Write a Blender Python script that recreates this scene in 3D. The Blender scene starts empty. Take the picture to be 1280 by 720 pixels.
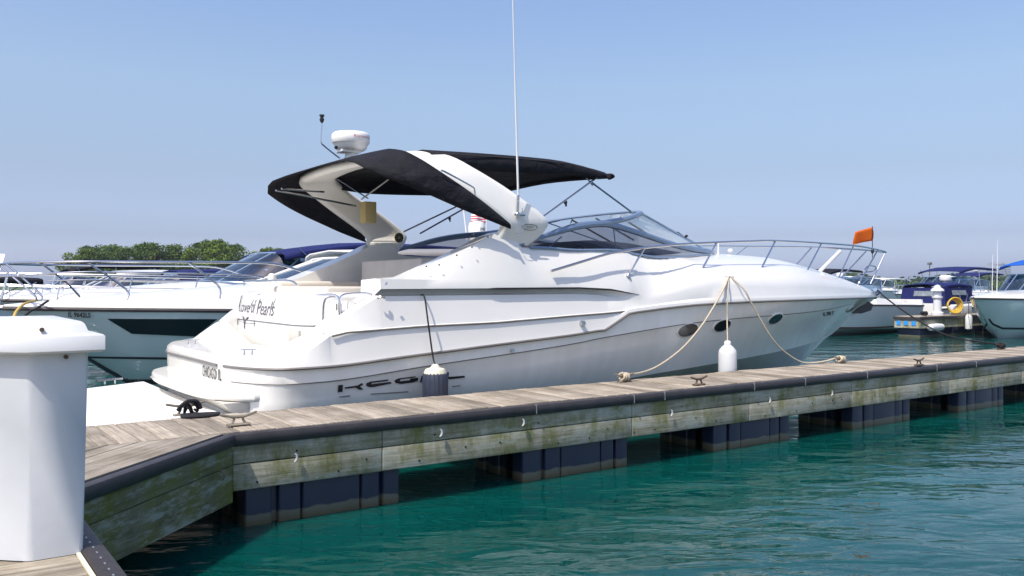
import bpy, bmesh, math, random
from mathutils import Vector, Matrix
random.seed(7)
PI = math.pi
R = math.radians
C = bpy.data.collections.new("scene_objects")
bpy.context.scene.collection.children.link(C)
sc = bpy.context.scene

# ------------------------------------------------------------------ camera, sky, sun, exposure
H = 1.80                       # eye height above the water
F = 1080.0                     # focal length in photo pixels
cam_d = bpy.data.cameras.new("camera"); cam = bpy.data.objects.new("camera", cam_d)
C.objects.link(cam); sc.camera = cam
cam.location = (0, 0, H)
cam.rotation_euler = (R(90) + math.atan(-3.0 / F), 0, -math.atan2(.575, .818))
cam_d.lens = F / 1280 * 36; cam_d.sensor_width = 36
cam_d.clip_start = .05; cam_d.clip_end = 8000
W = bpy.data.worlds.new("World"); sc.world = W; W.use_nodes = True
nt = W.node_tree; bgn = nt.nodes["Background"]
sky = nt.nodes.new("ShaderNodeTexSky"); sky.sky_type = 'NISHITA'; sky.sun_disc = False
SUN_EL = R(58); sun_dir = Vector((-.93, -.27, 0)).normalized() * math.cos(SUN_EL) + Vector((0, 0, math.sin(SUN_EL)))
sky.sun_elevation = SUN_EL
sky.sun_rotation = math.atan2(sun_dir.x, sun_dir.y)
sky.altitude = 100; sky.air_density = 1.0; sky.dust_density = 2.2; sky.ozone_density = 4.5
tint = nt.nodes.new("ShaderNodeMix"); tint.data_type = 'RGBA'; tint.blend_type = 'MULTIPLY'
tint.inputs[0].default_value = 1
tint.inputs[7].default_value = (1.0, .95, .98, 1)
nt.links.new(sky.outputs[0], tint.inputs[6]); nt.links.new(tint.outputs[2], bgn.inputs[0])
wtc = nt.nodes.new("ShaderNodeTexCoord"); wsp = nt.nodes.new("ShaderNodeSeparateXYZ"); wrp = nt.nodes.new("ShaderNodeValToRGB")
nt.links.new(wtc.outputs["Generated"], wsp.inputs[0]); nt.links.new(wsp.outputs[2], wrp.inputs[0]); nt.links.new(wrp.outputs[0], tint.inputs[7])
we = wrp.color_ramp.elements; we[0].position = 0; we[0].color = (1.22, 1.26, 1.66, 1); we[1].position = .42; we[1].color = (1.03, .93, .93, 1)
for ps, cc in ((.022, (1.13, 1.14, 1.50, 1)), (.055, (.74, .715, .90, 1)), (.126, (.775, .69, .69, 1)), (.22, (.96, .86, .78, 1)), (.31, (.96, .89, .87, 1))):
    wx = we.new(ps); wx.color = cc
bgn.inputs[1].default_value = .14
sl = bpy.data.lights.new("sun", 'SUN'); so = bpy.data.objects.new("sun", sl); C.objects.link(so)
sl.energy = 3.15; sl.angle = R(.5); sl.color = (1, .94, .84)
so.rotation_euler = sun_dir.to_track_quat('Z', 'Y').to_euler()
sc.view_settings.view_transform = 'Standard'; sc.view_settings.look = 'None'
sc.view_settings.exposure = 0.74; sc.view_settings.gamma = 1; sc.view_settings.use_curve_mapping = False

# ------------------------------------------------------------------ helpers
def uv(px):
    a = px - 640.0
    return .818 * a + .575 * F, -.575 * a + .818 * F
def P(px, py, Y):              # survey: point of the photo at a known distance Y from the camera line
    u, v = uv(px); t = Y / v
    return Vector((u * t, Y, H - (py - 357.0) * t))
def PX(px, py, X):
    u, v = uv(px); t = X / u
    return Vector((X, v * t, H - (py - 357.0) * t))
def PZ(px, py, Z):
    u, v = uv(px); t = (H - Z) / (py - 357.0)
    return Vector((u * t, v * t, Z))
def tab(T, x):                 # smooth (monotone-ish) interpolation in a table [(x, y), ...]
    if x <= T[0][0]: return T[0][1]
    if x >= T[-1][0]: return T[-1][1]
    for i in range(len(T) - 1):
        if x <= T[i + 1][0]: break
    x0, y0 = T[i]; x1, y1 = T[i + 1]; h = x1 - x0; d = (y1 - y0) / h
    def sl_(j):
        if j <= 0 or j >= len(T) - 1: return None
        a = (T[j][1] - T[j-1][1]) / (T[j][0] - T[j-1][0]); b = (T[j+1][1] - T[j][1]) / (T[j+1][0] - T[j][0])
        return 0 if a * b <= 0 else 2 * a * b / (a + b)
    m0, m1 = sl_(i), sl_(i + 1)
    if m0 is None: m0 = d
    if m1 is None: m1 = d
    t = (x - x0) / h
    return (2*t**3-3*t*t+1)*y0 + (t**3-2*t*t+t)*h*m0 + (-2*t**3+3*t*t)*y1 + (t**3-t*t)*h*m1
def lin(T, x):
    if x <= T[0][0]: return T[0][1]
    for i in range(len(T) - 1):
        if x <= T[i+1][0]:
            f = (x - T[i][0]) / max(1e-9, T[i+1][0] - T[i][0]); return T[i][1] * (1-f) + T[i+1][1] * f
    return T[-1][1]
def smooth(pts, n=8):          # Catmull-Rom through points
    pts = [Vector(p) for p in pts]; out = []
    if len(pts) < 3: return pts
    for i in range(len(pts) - 1):
        p0 = pts[max(0, i-1)]; p1 = pts[i]; p2 = pts[i+1]; p3 = pts[min(len(pts)-1, i+2)]
        for k in range(n):
            t = k / n
            out.append(.5 * ((2*p1) + (-p0+p2)*t + (2*p0-5*p1+4*p2-p3)*t*t + (-p0+3*p1-3*p2+p3)*t**3))
    out.append(pts[-1]); return out

class MB:
    def __init__(s): s.b = bmesh.new()
    def face(s, vs):
        try: return s.b.faces.new(vs)
        except ValueError: return None
    def box(s, x0, x1, y0, y1, z0, z1, bev=0):
        vs = [s.b.verts.new((x, y, z)) for x in (x0, x1) for y in (y0, y1) for z in (z0, z1)]
        fs = [s.face([vs[i] for i in q]) for q in ((0,1,3,2),(4,6,7,5),(0,4,5,1),(2,3,7,6),(0,2,6,4),(1,5,7,3))]
        if bev:
            es = set(e for f in fs for e in f.edges)
            bmesh.ops.bevel(s.b, geom=list(es), offset=bev, segments=3, profile=.5, affect='EDGES')
        return s
    def prism(s, pts, off):    # closed polygon pts (3-D), extruded by vector off
        off = Vector(off); a = [s.b.verts.new(p) for p in pts]; c = [s.b.verts.new(Vector(p) + off) for p in pts]
        s.face(a); s.face(c[::-1]); n = len(pts)
        for i in range(n): s.face([a[i], a[(i+1) % n], c[(i+1) % n], c[i]])
        return s
    def loft(s, rows, closed=False, cap=False):
        g = [[s.b.verts.new(p) for p in r] for r in rows]
        n = len(rows[0])
        for i in range(len(g) - 1):
            for j in range(n if closed else n - 1):
                k = (j + 1) % n
                s.face([g[i][j], g[i][k], g[i+1][k], g[i+1][j]])
        if cap: s.face(g[0][::-1]); s.face(g[-1])
        return s
    def tube(s, pts, r, seg=8, cap=True, flat=None):
        pts = [Vector(p) for p in pts]; rows = []; n = len(pts); up = Vector((0, 0, 1)); prev = None
        for i, p in enumerate(pts):
            d = (pts[min(n-1, i+1)] - pts[max(0, i-1)])
            if d.length < 1e-9: d = Vector((1, 0, 0))
            d.normalize()
            if prev is None:
                a = d.cross(up)
                if a.length < .05: a = d.cross(Vector((1, 0, 0)))
            else: a = prev - d * prev.dot(d)
            a.normalize(); prev = a; c = a.cross(d)
            rr = r[i] if isinstance(r, (list, tuple)) else r
            fz = flat or 1
            rows.append([p + a * rr * math.cos(2*PI*k/seg) + c * rr * fz * math.sin(2*PI*k/seg) for k in range(seg)])
        return s.loft(rows, True, cap)
    def lathe(s, prof, loc, seg=20, axis='z'):
        loc = Vector(loc); rows = []
        for (r, h) in prof:
            ring = []
            for k in range(seg):
                a = 2*PI*k/seg; x, y = r*math.cos(a), r*math.sin(a)
                ring.append(loc + (Vector((x, y, h)) if axis == 'z' else Vector((h, x, y)) if axis == 'x' else Vector((x, h, y))))
            rows.append(ring)
        return s.loft(rows, True, True)
    def ball(s, loc, rx, ry=None, rz=None, seg=12):
        ry = ry or rx; rz = rz or rx; prof = []
        m = bmesh.ops.create_uvsphere(s.b, u_segments=seg, v_segments=seg // 2 + 2, radius=1)
        for v in m['verts']: v.co = Vector((v.co.x*rx, v.co.y*ry, v.co.z*rz)) + Vector(loc)
        return s
def rootloc(o):
    while o.parent: o = o.parent
    return o.location
def obj(name, mb, m, parent=None, ang=35, solid=0, label=None, kind=None, loc=None, weld=True):
    b = mb.b
    if weld: bmesh.ops.remove_doubles(b, verts=b.verts, dist=.00005)
    off = rootloc(parent) if parent else Vector(loc or (0, 0, 0))
    for v in b.verts: v.co -= off
    bmesh.ops.recalc_face_normals(b, faces=b.faces)
    me = bpy.data.meshes.new(name); b.to_mesh(me); b.free()
    o = bpy.data.objects.new(name, me); C.objects.link(o)
    ms = m if isinstance(m, (list, tuple)) else [m]
    for x in ms: me.materials.append(x)
    if ang:
        me.polygons.foreach_set("use_smooth", [True] * len(me.polygons)); me.set_sharp_from_angle(angle=R(ang))
    if parent: o.parent = parent
    elif loc: o.location = loc
    if solid:
        md = o.modifiers.new("solid", 'SOLIDIFY'); md.thickness = solid; md.offset = 0
    if label: o['label'] = label
    if kind: o['kind'] = kind
    return o
def thing(name, label, cat, loc=(0, 0, 0), rotz=0, group=None):
    o = bpy.data.objects.new(name, None); C.objects.link(o); o.location = loc; o.rotation_euler = (0, 0, rotz)
    o.empty_display_size = .2
    o['label'] = label; o['category'] = cat
    if group: o['group'] = group
    return o
def tag(o, label, cat, group=None):
    o['label'] = label; o['category'] = cat
    if group: o['group'] = group
    return o
def copy_thing(root, loc, rotz=0, label=None, scale=None, group=None):
    r = root.copy(); C.objects.link(r); r.location = loc; r.rotation_euler = (0, 0, rotz)
    if label: r['label'] = label
    if group: r['group'] = group
    if scale: r.scale = scale
    def rec(src, dst):
        for ch in list(src.children):
            c = ch.copy(); C.objects.link(c); c.parent = dst; rec(ch, c)
    rec(root, r); return r

def text2d(body, shear=0, bold=0):
    cu = bpy.data.curves.new("txt", 'FONT'); cu.body = body; cu.size = 1; cu.shear = shear; cu.offset = bold; cu.resolution_u = 3
    o = bpy.data.objects.new("txt", cu); C.objects.link(o)
    dg = bpy.context.evaluated_depsgraph_get(); me = bpy.data.meshes.new_from_object(o.evaluated_get(dg))
    vs = [(v.co.x, v.co.y) for v in me.vertices]; fs = [tuple(p.vertices) for p in me.polygons]
    bpy.data.objects.remove(o); bpy.data.curves.remove(cu); bpy.data.meshes.remove(me)
    x0 = min(v[0] for v in vs); x1 = max(v[0] for v in vs); y0 = min(v[1] for v in vs); y1 = max(v[1] for v in vs)
    return [((x-x0)/(x1-x0), (y-y0)/(y1-y0)) for x, y in vs], fs
def lettering(body, fmap, mb=None, shear=0, bold=0):     # fmap(s,t) -> 3-D point
    mb = mb or MB(); vs, fs = text2d(body, shear, bold)
    bv = [mb.b.verts.new(fmap(s, t)) for s, t in vs]
    for f in fs: mb.face([bv[i] for i in f])
    return mb
def quadmap(a, b, c, d):                          # a left-bottom, b right-bottom, c right-top, d left-top
    a, b, c, d = map(Vector, (a, b, c, d))
    return lambda s, t: (a*(1-s)+b*s)*(1-t) + (d*(1-s)+c*s)*t

# ------------------------------------------------------------------ materials
def mat(name, col, rough=.5, metal=0, var=.0, vscale=3, bump=0, bscale=20, coat=0, spec=.5, col2=None, stretch=(1,1,1), island=0):
    m = bpy.data.materials.new(name); m.use_nodes = True; t = m.node_tree; p = t.nodes["Principled BSDF"]
    p.inputs["Base Color"].default_value = (*col, 1); p.inputs["Roughness"].default_value = rough
    p.inputs["Metallic"].default_value = metal; p.inputs["Coat Weight"].default_value = coat
    p.inputs["Specular IOR Level"].default_value = spec
    tc = t.nodes.new("ShaderNodeTexCoord"); mp = t.nodes.new("ShaderNodeMapping"); mp.inputs[3].default_value = stretch
    t.links.new(tc.outputs["Object"], mp.inputs[0])
    if var or col2:
        nz = t.nodes.new("ShaderNodeTexNoise"); nz.inputs["Scale"].default_value = vscale; nz.inputs["Detail"].default_value = 6
        nz.inputs["Roughness"].default_value = .62
        t.links.new(mp.outputs[0], nz.inputs["Vector"])
        rp = t.nodes.new("ShaderNodeValToRGB"); rp.color_ramp.elements[0].position = .3; rp.color_ramp.elements[1].position = .7
        c2 = col2 or tuple(c * (1 - var) for c in col); c1 = col if col2 else tuple(min(1, c * (1 + var*.3)) for c in col)
        rp.color_ramp.elements[0].color = (*c2, 1); rp.color_ramp.elements[1].color = (*c1, 1)
        t.links.new(nz.outputs[0], rp.inputs[0]); out = rp.outputs[0]
        if island:
            ge = t.nodes.new("ShaderNodeNewGeometry"); mr = t.nodes.new("ShaderNodeMapRange")
            mr.inputs[3].default_value = 1 - island; mr.inputs[4].default_value = 1 + island * .4
            t.links.new(ge.outputs["Random Per Island"], mr.inputs[0])
            mx = t.nodes.new("ShaderNodeMix"); mx.data_type = 'RGBA'; mx.blend_type = 'MULTIPLY'; mx.inputs[0].default_value = 1
            t.links.new(out, mx.inputs[6]); t.links.new(mr.outputs[0], mx.inputs[7]); out = mx.outputs[2]
        t.links.new(out, p.inputs["Base Color"])
    if bump:
        n2 = t.nodes.new("ShaderNodeTexNoise"); n2.inputs["Scale"].default_value = bscale; n2.inputs["Detail"].default_value = 4
        t.links.new(mp.outputs[0], n2.inputs["Vector"]); bp = t.nodes.new("ShaderNodeBump")
        bp.inputs["Strength"].default_value = 1; bp.inputs["Distance"].default_value = bump
        t.links.new(n2.outputs[0], bp.inputs["Height"]); t.links.new(bp.outputs[0], p.inputs["Normal"])
    return m
M = {}
M['hookm'] = mat('grey_white_hook', (.50, .52, .53), .5, var=.3, vscale=20)
M['gel'] = mat('white_gelcoat', (.76, .745, .70), .22, var=.05, vscale=1.4, coat=.4)
M['hull'] = mat('hull_gelcoat', (.88, .87, .82), .16, var=.0, vscale=2.2, coat=.25, col2=(.80, .775, .70), stretch=(2.2, 1, .5), bump=.0012, bscale=2.2)
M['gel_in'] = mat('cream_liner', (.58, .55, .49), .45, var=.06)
M['arch_in'] = mat('arch_gelcoat', (.84, .82, .77), .35, var=.05)
M['beige'] = mat('beige_vinyl', (.62, .57, .50), .55, var=.08, vscale=6, bump=.002, bscale=8)
M['yellowed'] = mat('yellowed_plastic', (.62, .50, .22), .5, var=.1)
M['blk'] = mat('black_canvas', (.012, .012, .017), .8, var=.45, vscale=4, bump=.035, bscale=7, spec=.2, stretch=(1, .5, 1.4))
M['navy'] = mat('navy_canvas', (.012, .018, .10), .8, var=.25, vscale=4, bump=.01, bscale=4, spec=.2)
M['bluecv'] = mat('blue_canvas', (.01, .09, .42), .8, var=.2, vscale=4, bump=.01, bscale=4, spec=.2)
M['steel'] = mat('polished_steel', (.62, .63, .65), .18, 1, var=.1)
M['alu'] = mat('windscreen_frame_paint', (.22, .30, .42), .3, .35, var=.08, coat=.3)
M['blkplast'] = mat('black_plastic', (.012, .012, .014), .4, var=.2)
M['rub'] = mat('rub_rail_vinyl', (.048, .042, .045), .45, var=.35, vscale=7, bump=.002, bscale=30)
M['rubbrown'] = mat('brown_dock_bumper', (.035, .028, .027), .5, var=.4, vscale=9, bump=.003, bscale=25)
M['boxwhite'] = mat('pedestal_fibreglass', (.62, .645, .66), .4, var=.10, vscale=1.6, bump=.001, bscale=14)
M['white'] = mat('white_plastic', (.64, .65, .66), .4, var=.05, vscale=2)
M['floatw'] = mat('white_float_plastic', (.80, .79, .76), .5, var=.06, vscale=2.5, bump=.002, bscale=10)
M['radar'] = mat('radar_plastic', (.82, .81, .77), .35, var=.03)
M['letter'] = mat('black_lettering', (.015, .015, .02), .4, var=.1)
M['greyletter'] = mat('grey_script_lettering', (.12, .11, .14), .4, var=.3, vscale=9)
M['redletter'] = mat('faded_red_lettering', (.62, .22, .26), .5, var=.2, vscale=30)
M['rope'] = mat('cream_rope', (.52, .45, .34), .9, var=.35, vscale=60, bump=.004, bscale=120)
M['ropeb'] = mat('black_rope', (.012, .012, .015), .9, var=.3, vscale=60, bump=.004, bscale=120)
M['galv'] = mat('weathered_cleat_iron', (.30, .26, .20), .6, .4, var=.4, vscale=14, bump=.002, bscale=60)
M['galvd'] = mat('rusty_dark_cleat', (.14, .10, .075), .7, .3, var=.4, vscale=20)
M['orange'] = mat('orange_flag_cloth', (.95, .25, .02), .8, var=.1)
_t = M['orange'].node_tree; _p = _t.nodes["Principled BSDF"]; _o = _t.nodes["Material Output"]
_tr = _t.nodes.new("ShaderNodeBsdfTranslucent"); _tr.inputs[0].default_value = (1, .28, .02, 1); _m = _t.nodes.new("ShaderNodeMixShader"); _m.inputs[0].default_value = .5
_t.links.new(_p.outputs[0], _m.inputs[1]); _t.links.new(_tr.outputs[0], _m.inputs[2]); _t.links.new(_m.outputs[0], _o.inputs[0])
M['line'] = mat('grey_moulding', (.16, .15, .14), .5, var=.2)
M['fendb'] = mat('blue_black_fender', (.035, .045, .075), .5, var=.4, vscale=14, bump=.004, bscale=40, stretch=(1,1,.15))
M['cream'] = mat('cream_fender_cap', (.72, .68, .52), .5, var=.1, vscale=9)
M['float'] = mat('navy_float_plastic', (.010, .024, .065), .42, var=.4, vscale=5, bump=.003, bscale=12)
M['teal'] = mat('pale_blue_grey_hull', (.50, .63, .64), .12, var=.06, vscale=1.2, coat=.5, bump=.001, bscale=2)
M['pale'] = mat('pale_hull', (.62, .66, .66), .2, var=.06, vscale=1, coat=.4)
M['darkglass_flat'] = mat('dark_hull_window', (.006, .014, .02), .12, coat=.1)
M['boot'] = mat('dark_boot_stripe', (.02, .025, .035), .4, var=.2)
M['redboot'] = mat('red_brown_bottom_paint', (.13, .04, .04), .6, var=.3)
M['hose'] = mat('yellow_hose', (.62, .40, .04), .45, var=.15)
M['sqblue'] = mat('bright_blue_reflector', (.03, .30, .80), .4, var=.1)
M['screw'] = mat('screw_head', (.55, .55, .56), .4, .8, var=.1)

def glass(name, tintc, rfl=.12, alpha=.25):
    m = bpy.data.materials.new(name); m.use_nodes = True; t = m.node_tree
    for n in list(t.nodes):
        if n.type != 'OUTPUT_MATERIAL': t.nodes.remove(n)
    out = [n for n in t.nodes][0]
    tr = t.nodes.new("ShaderNodeBsdfTransparent"); tr.inputs[0].default_value = (*tintc, 1)
    gl = t.nodes.new("ShaderNodeBsdfGlossy"); gl.inputs[1].default_value = .03
    lw = t.nodes.new("ShaderNodeLayerWeight"); lw.inputs[0].default_value = .5
    pw = t.nodes.new("ShaderNodeMath"); pw.operation = 'POWER'; pw.inputs[1].default_value = 4; t.links.new(lw.outputs["Facing"], pw.inputs[0])
    ad = t.nodes.new("ShaderNodeMath"); ad.operation = 'MULTIPLY_ADD'; ad.inputs[1].default_value = .7; ad.inputs[2].default_value = rfl; ad.use_clamp = True
    t.links.new(pw.outputs[0], ad.inputs[0])
    mx = t.nodes.new("ShaderNodeMixShader"); t.links.new(ad.outputs[0], mx.inputs[0])
    t.links.new(tr.outputs[0], mx.inputs[1]); t.links.new(gl.outputs[0], mx.inputs[2]); t.links.new(mx.outputs[0], out.inputs[0])
    return m
M['glass'] = glass('clear_glass', (.90, .94, .96), .03)
M['glassd'] = glass('smoked_glass', (.50, .48, .48), .02)
M['glassb'] = glass('blue_tinted_glass', (.22, .34, .48), .18)

def wood(name, c_light, c_dark, axis, green=0, plank=.3, wet=False):
    m = bpy.data.materials.new(name); m.use_nodes = True; t = m.node_tree; p = t.nodes["Principled BSDF"]
    N = t.nodes.new; L = t.links.new
    tc = N("ShaderNodeTexCoord"); mp = N("ShaderNodeMapping")
    L(tc.outputs["Object"], mp.inputs[0])
    rotz = {'x': 0, 'y': R(90), 'd': R(-45)}[axis]; mp.inputs[2].default_value = (0, 0, 0)
    mp2 = N("ShaderNodeMapping"); mp2.inputs[2].default_value = (0, 0, rotz); L(tc.outputs["Object"], mp2.inputs[0])
    mp3 = N("ShaderNodeMapping"); mp3.inputs[3].default_value = (1.1, 22, 22); L(mp2.outputs[0], mp3.inputs[0])
    ge = N("ShaderNodeNewGeometry"); add = N("ShaderNodeVectorMath"); add.operation = 'ADD'
    ms = N("ShaderNodeVectorMath"); ms.operation = 'SCALE'; ms.inputs[3].default_value = 0
    cmb = N("ShaderNodeCombineXYZ"); sc_ = N("ShaderNodeMath"); sc_.operation = 'MULTIPLY'; sc_.inputs[1].default_value = 37
    L(ge.outputs["Random Per Island"], sc_.inputs[0]); L(sc_.outputs[0], cmb.inputs[0]); L(mp3.outputs[0], add.inputs[0]); L(cmb.outputs[0], add.inputs[1])
    n1 = N("ShaderNodeTexNoise"); n1.inputs["Scale"].default_value = 1.6; n1.inputs["Detail"].default_value = 7; n1.inputs["Roughness"].default_value = .65
    L(add.outputs[0], n1.inputs["Vector"])
    rp = N("ShaderNodeValToRGB"); e = rp.color_ramp.elements; e[0].position = .32; e[0].color = (*c_dark, 1); e[1].position = .66; e[1].color = (*c_light, 1)
    L(n1.outputs[0], rp.inputs[0])
    mr = N("ShaderNodeMapRange"); mr.inputs[3].default_value = 1 - plank; mr.inputs[4].default_value = 1 + plank * .35
    L(ge.outputs["Random Per Island"], mr.inputs[0])
    mx = N("ShaderNodeMix"); mx.data_type = 'RGBA'; mx.blend_type = 'MULTIPLY'; mx.inputs[0].default_value = 1
    L(rp.outputs[0], mx.inputs[6]); L(mr.outputs[0], mx.inputs[7]); col = mx.outputs[2]
    # dirt blotches
    n3 = N("ShaderNodeTexNoise"); n3.inputs["Scale"].default_value = 2.6; n3.inputs["Detail"].default_value = 8; n3.inputs["Roughness"].default_value = .7
    L(tc.outputs["Object"], n3.inputs["Vector"]); r3 = N("ShaderNodeValToRGB"); r3.color_ramp.elements[0].position = .38; r3.color_ramp.elements[1].position = .62
    r3.color_ramp.elements[0].color = (.62, .60, .56, 1); r3.color_ramp.elements[1].color = (1, 1, 1, 1); L(n3.outputs[0], r3.inputs[0])
    m3 = N("ShaderNodeMix"); m3.data_type = 'RGBA'; m3.blend_type = 'MULTIPLY'; m3.inputs[0].default_value = .9
    L(col, m3.inputs[6]); L(r3.outputs[0], m3.inputs[7]); col = m3.outputs[2]
    if green:
        mpg = N("ShaderNodeMapping"); mpg.inputs[3].default_value = (2.2, 2.2, .8); L(tc.outputs["Object"], mpg.inputs[0])
        n4 = N("ShaderNodeTexNoise"); n4.inputs["Scale"].default_value = 1.5; n4.inputs["Detail"].default_value = 9; n4.inputs["Roughness"].default_value = .72
        L(mpg.outputs[0], n4.inputs["Vector"]); r4 = N("ShaderNodeValToRGB")
        r4.color_ramp.elements[0].position = .60 - green * .16; r4.color_ramp.elements[1].position = .74 - green * .12
        L(n4.outputs[0], r4.inputs[0]); m4 = N("ShaderNodeMix"); m4.data_type = 'RGBA'
        L(r4.outputs[0], m4.inputs[0]); L(col, m4.inputs[6]); m4.inputs[7].default_value = (.13, .14, .03, 1); col = m4.outputs[2]
        # weathered patches, blue grey paint remains
        n5 = N("ShaderNodeTexNoise"); n5.inputs["Scale"].default_value = 3.3; n5.inputs["Detail"].default_value = 9; n5.inputs["Roughness"].default_value = .75
        mp5 = N("ShaderNodeMapping"); mp5.inputs[3].default_value = (.6, .6, 2.5); mp5.inputs[1].default_value = (5, 2, 3); L(tc.outputs["Object"], mp5.inputs[0])
        L(mp5.outputs[0], n5.inputs["Vector"]); r5 = N("ShaderNodeValToRGB"); r5.color_ramp.elements[0].position = .50; r5.color_ramp.elements[1].position = .60
        L(n5.outputs[0], r5.inputs[0]); f5 = N("ShaderNodeMath"); f5.operation = 'MULTIPLY'; f5.inputs[1].default_value = .6; L(r5.outputs[0], f5.inputs[0])
        m5 = N("ShaderNodeMix"); m5.data_type = 'RGBA'; L(f5.outputs[0], m5.inputs[0]); L(col, m5.inputs[6]); m5.inputs[7].default_value = (.36, .39, .345, 1); col = m5.outputs[2]
    L(col, p.inputs["Base Color"]); p.inputs["Roughness"].default_value = .85; p.inputs["Specular IOR Level"].default_value = .25
    bp = N("ShaderNodeBump"); bp.inputs["Distance"].default_value = .004; bp.inputs["Strength"].default_value = .9
    L(n1.outputs[0], bp.inputs["Height"]); L(bp.outputs[0], p.inputs["Normal"])
    return m
M['deck_y'] = wood('deck_boards', (.51, .45, .37), (.25, .215, .175), 'y', plank=.42)
M['deck_x'] = wood('deck_boards_main', (.52, .465, .37), (.24, .20, .155), 'x')
M['deck_d'] = wood('deck_boards_gusset', (.46, .415, .35), (.24, .21, .17), 'd')
M['fascia'] = wood('fascia_boards', (.52, .50, .40), (.25, .25, .18), 'x', green=.85, plank=.35)
M['fascia_d'] = wood('mossy_fascia_boards', (.30, .31, .20), (.13, .14, .07), 'd', green=1.25, plank=.3)

# water
def water_mat():
    m = bpy.data.materials.new("lake_water"); m.use_nodes = True; t = m.node_tree; p = t.nodes["Principled BSDF"]; N = t.nodes.new; L = t.links.new
    p.inputs["Base Color"].default_value = (.002, .098, .082, 1); p.inputs['Subsurface Weight'].default_value = .7; p.inputs['Subsurface Radius'].default_value = (.2, 1.2, 1.1); p.inputs['Subsurface Scale'].default_value = .7; p.inputs["Roughness"].default_value = .035; p.inputs["IOR"].default_value = 1.36
    tc = N("ShaderNodeTexCoord")
    nb = N("ShaderNodeTexNoise"); nb.inputs["Scale"].default_value = .15; nb.inputs["Detail"].default_value = 3; L(tc.outputs["Object"], nb.inputs["Vector"])
    rp = N("ShaderNodeValToRGB"); rp.color_ramp.elements[0].color = (.0006, .043, .038, 1); rp.color_ramp.elements[1].color = (.0012, .062, .056, 1)
    rp.color_ramp.elements[0].position = .35; rp.color_ramp.elements[1].position = .65; L(nb.outputs[0], rp.inputs[0]); L(rp.outputs[0], p.inputs["Base Color"])
    def layer(scale, sx, sy, rot, det, dist=0):
        mp = N("ShaderNodeMapping"); mp.inputs[2].default_value = (0, 0, rot); L(tc.outputs["Object"], mp.inputs[0])
        m2 = N("ShaderNodeMapping"); m2.inputs[3].default_value = (sx, sy, 1); L(mp.outputs[0], m2.inputs[0])
        n = N("ShaderNodeTexNoise"); n.inputs["Scale"].default_value = scale; n.inputs["Detail"].default_value = det; n.inputs["Distortion"].default_value = dist
        n.inputs["Roughness"].default_value = .45
        L(m2.outputs[0], n.inputs["Vector"]); return n.outputs[0]
    a = layer(3.0, .55, 1.25, R(35), 2.5, .6); b = layer(7.5, .6, 1.3, R(20), 2, .3); c = layer(.9, .7, 1.2, R(42), 1.5, 0)
    prev = None
    for src, d in ((c, .055), (a, .024), (b, .004)):
        bp = N("ShaderNodeBump"); bp.inputs["Distance"].default_value = d; bp.inputs["Strength"].default_value = 1
        L(src, bp.inputs["Height"])
        if prev: L(prev, bp.inputs["Normal"])
        prev = bp.outputs[0]
    L(prev, p.inputs["Normal"]); return m
wm = water_mat(); WL = -.08
mb = MB(); mb.loft([[(-900, -60, WL), (3500, -60, WL)], [(-900, 3500, WL), (3500, 3500, WL)]])
water = obj('water', mb, wm, ang=0, kind='structure')

# ------------------------------------------------------------------ docks
DZ = .68; NY = 6.60; FY = 7.60; X0 = .68; XC = 2.04; XE = 23.0
fd = thing('finger_dock', 'weathered grey board finger pier with mossy side boards running beside the large white cruiser', 'dock', (2.0, 7.1, 0))
mb = MB(); x = X0 + .004
while x < XE:
    dz = random.uniform(-.003, .003)
    mb.box(x, x + .134, NY + .03, FY + random.uniform(-.006, .006), DZ - .035 + dz, DZ + dz, .004); x += .143
obj('deck_boards', mb, M['deck_y'], fd, weld=False)
s2 = math.sqrt(2); mb = MB(); d = .05
while d < .95:
    a0, a1 = d * s2, min(d + .135, .955) * s2
    mb.prism([(X0 + .003, NY - (XC - X0) + a0, DZ - .03), (XC - a0, NY, DZ - .03), (XC - a1, NY, DZ - .03), (X0 + .003, NY - (XC - X0) + a1, DZ - .03)], (0, 0, .03 + random.uniform(-.003, .003)))
    d += .142
obj('corner_boards', mb, M['deck_d'], fd, weld=False)
# frame under the deck
mb = MB(); mb.box(X0, XE, NY + .05, NY + .10, .22, DZ - .04); mb.box(X0, XE, FY - .06, FY - .01, .2, DZ - .037)
for k in range(30): mb.box(1.2 + k * .75, 1.25 + k * .75, NY + .1, FY - .06, .26, DZ - .04)
obj('frame', mb, M['fascia'], fd, weld=False)
def fascia(part, x0, x1, z0, z1, m):
    mb = MB(); mb.box(x0, x1, NY, NY + .045, z0, z1, .006); return obj(part, mb, m, fd)
js = [XC, 3.30, 6.16, 8.0, 10.0, 12.4, 14.6, 17.2, 20.0, XE]
for i in range(len(js) - 1):
    fascia('side_board', js[i] + .004, js[i+1] - .004, .436, .573, M['fascia'])
    fascia('side_board', js[i] + .004, js[i+1] - .004, .232, .430, M['fascia'])
for z0, z1 in ((.436, .570), (.15, .430)):
    mb = MB(); n = Vector((-1, 1, 0)).normalized() * .045
    mb.prism([(X0 + .0, NY - (XC - X0), z0), (XC, NY, z0), (XC, NY, z1), (X0 + .0, NY - (XC - X0), z1)], n)
    obj('side_board', mb, M['fascia_d'], fd)
prof = [(0, .576), (-.018, .578), (-.028, .592), (-.030, .645), (-.022, .664), (.0, .672), (.028, .672), (.028, .64), (.01, .60)]
def railprof(path, nrm):
    rows = []
    for p, n in zip(path, nrm): rows.append([Vector((p[0] + n[0]*a, p[1] + n[1]*a, z)) for a, z in prof])
    mb = MB(); mb.loft(rows, True, True); return mb
q = math.tan(R(22.5))
path = [(X0, NY - (XC - X0)), (XC, NY)] ; dn = (-1/s2, 1/s2)
path = [(X0, NY - (XC-X0)), (XC, NY), (XE, NY)]
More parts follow.
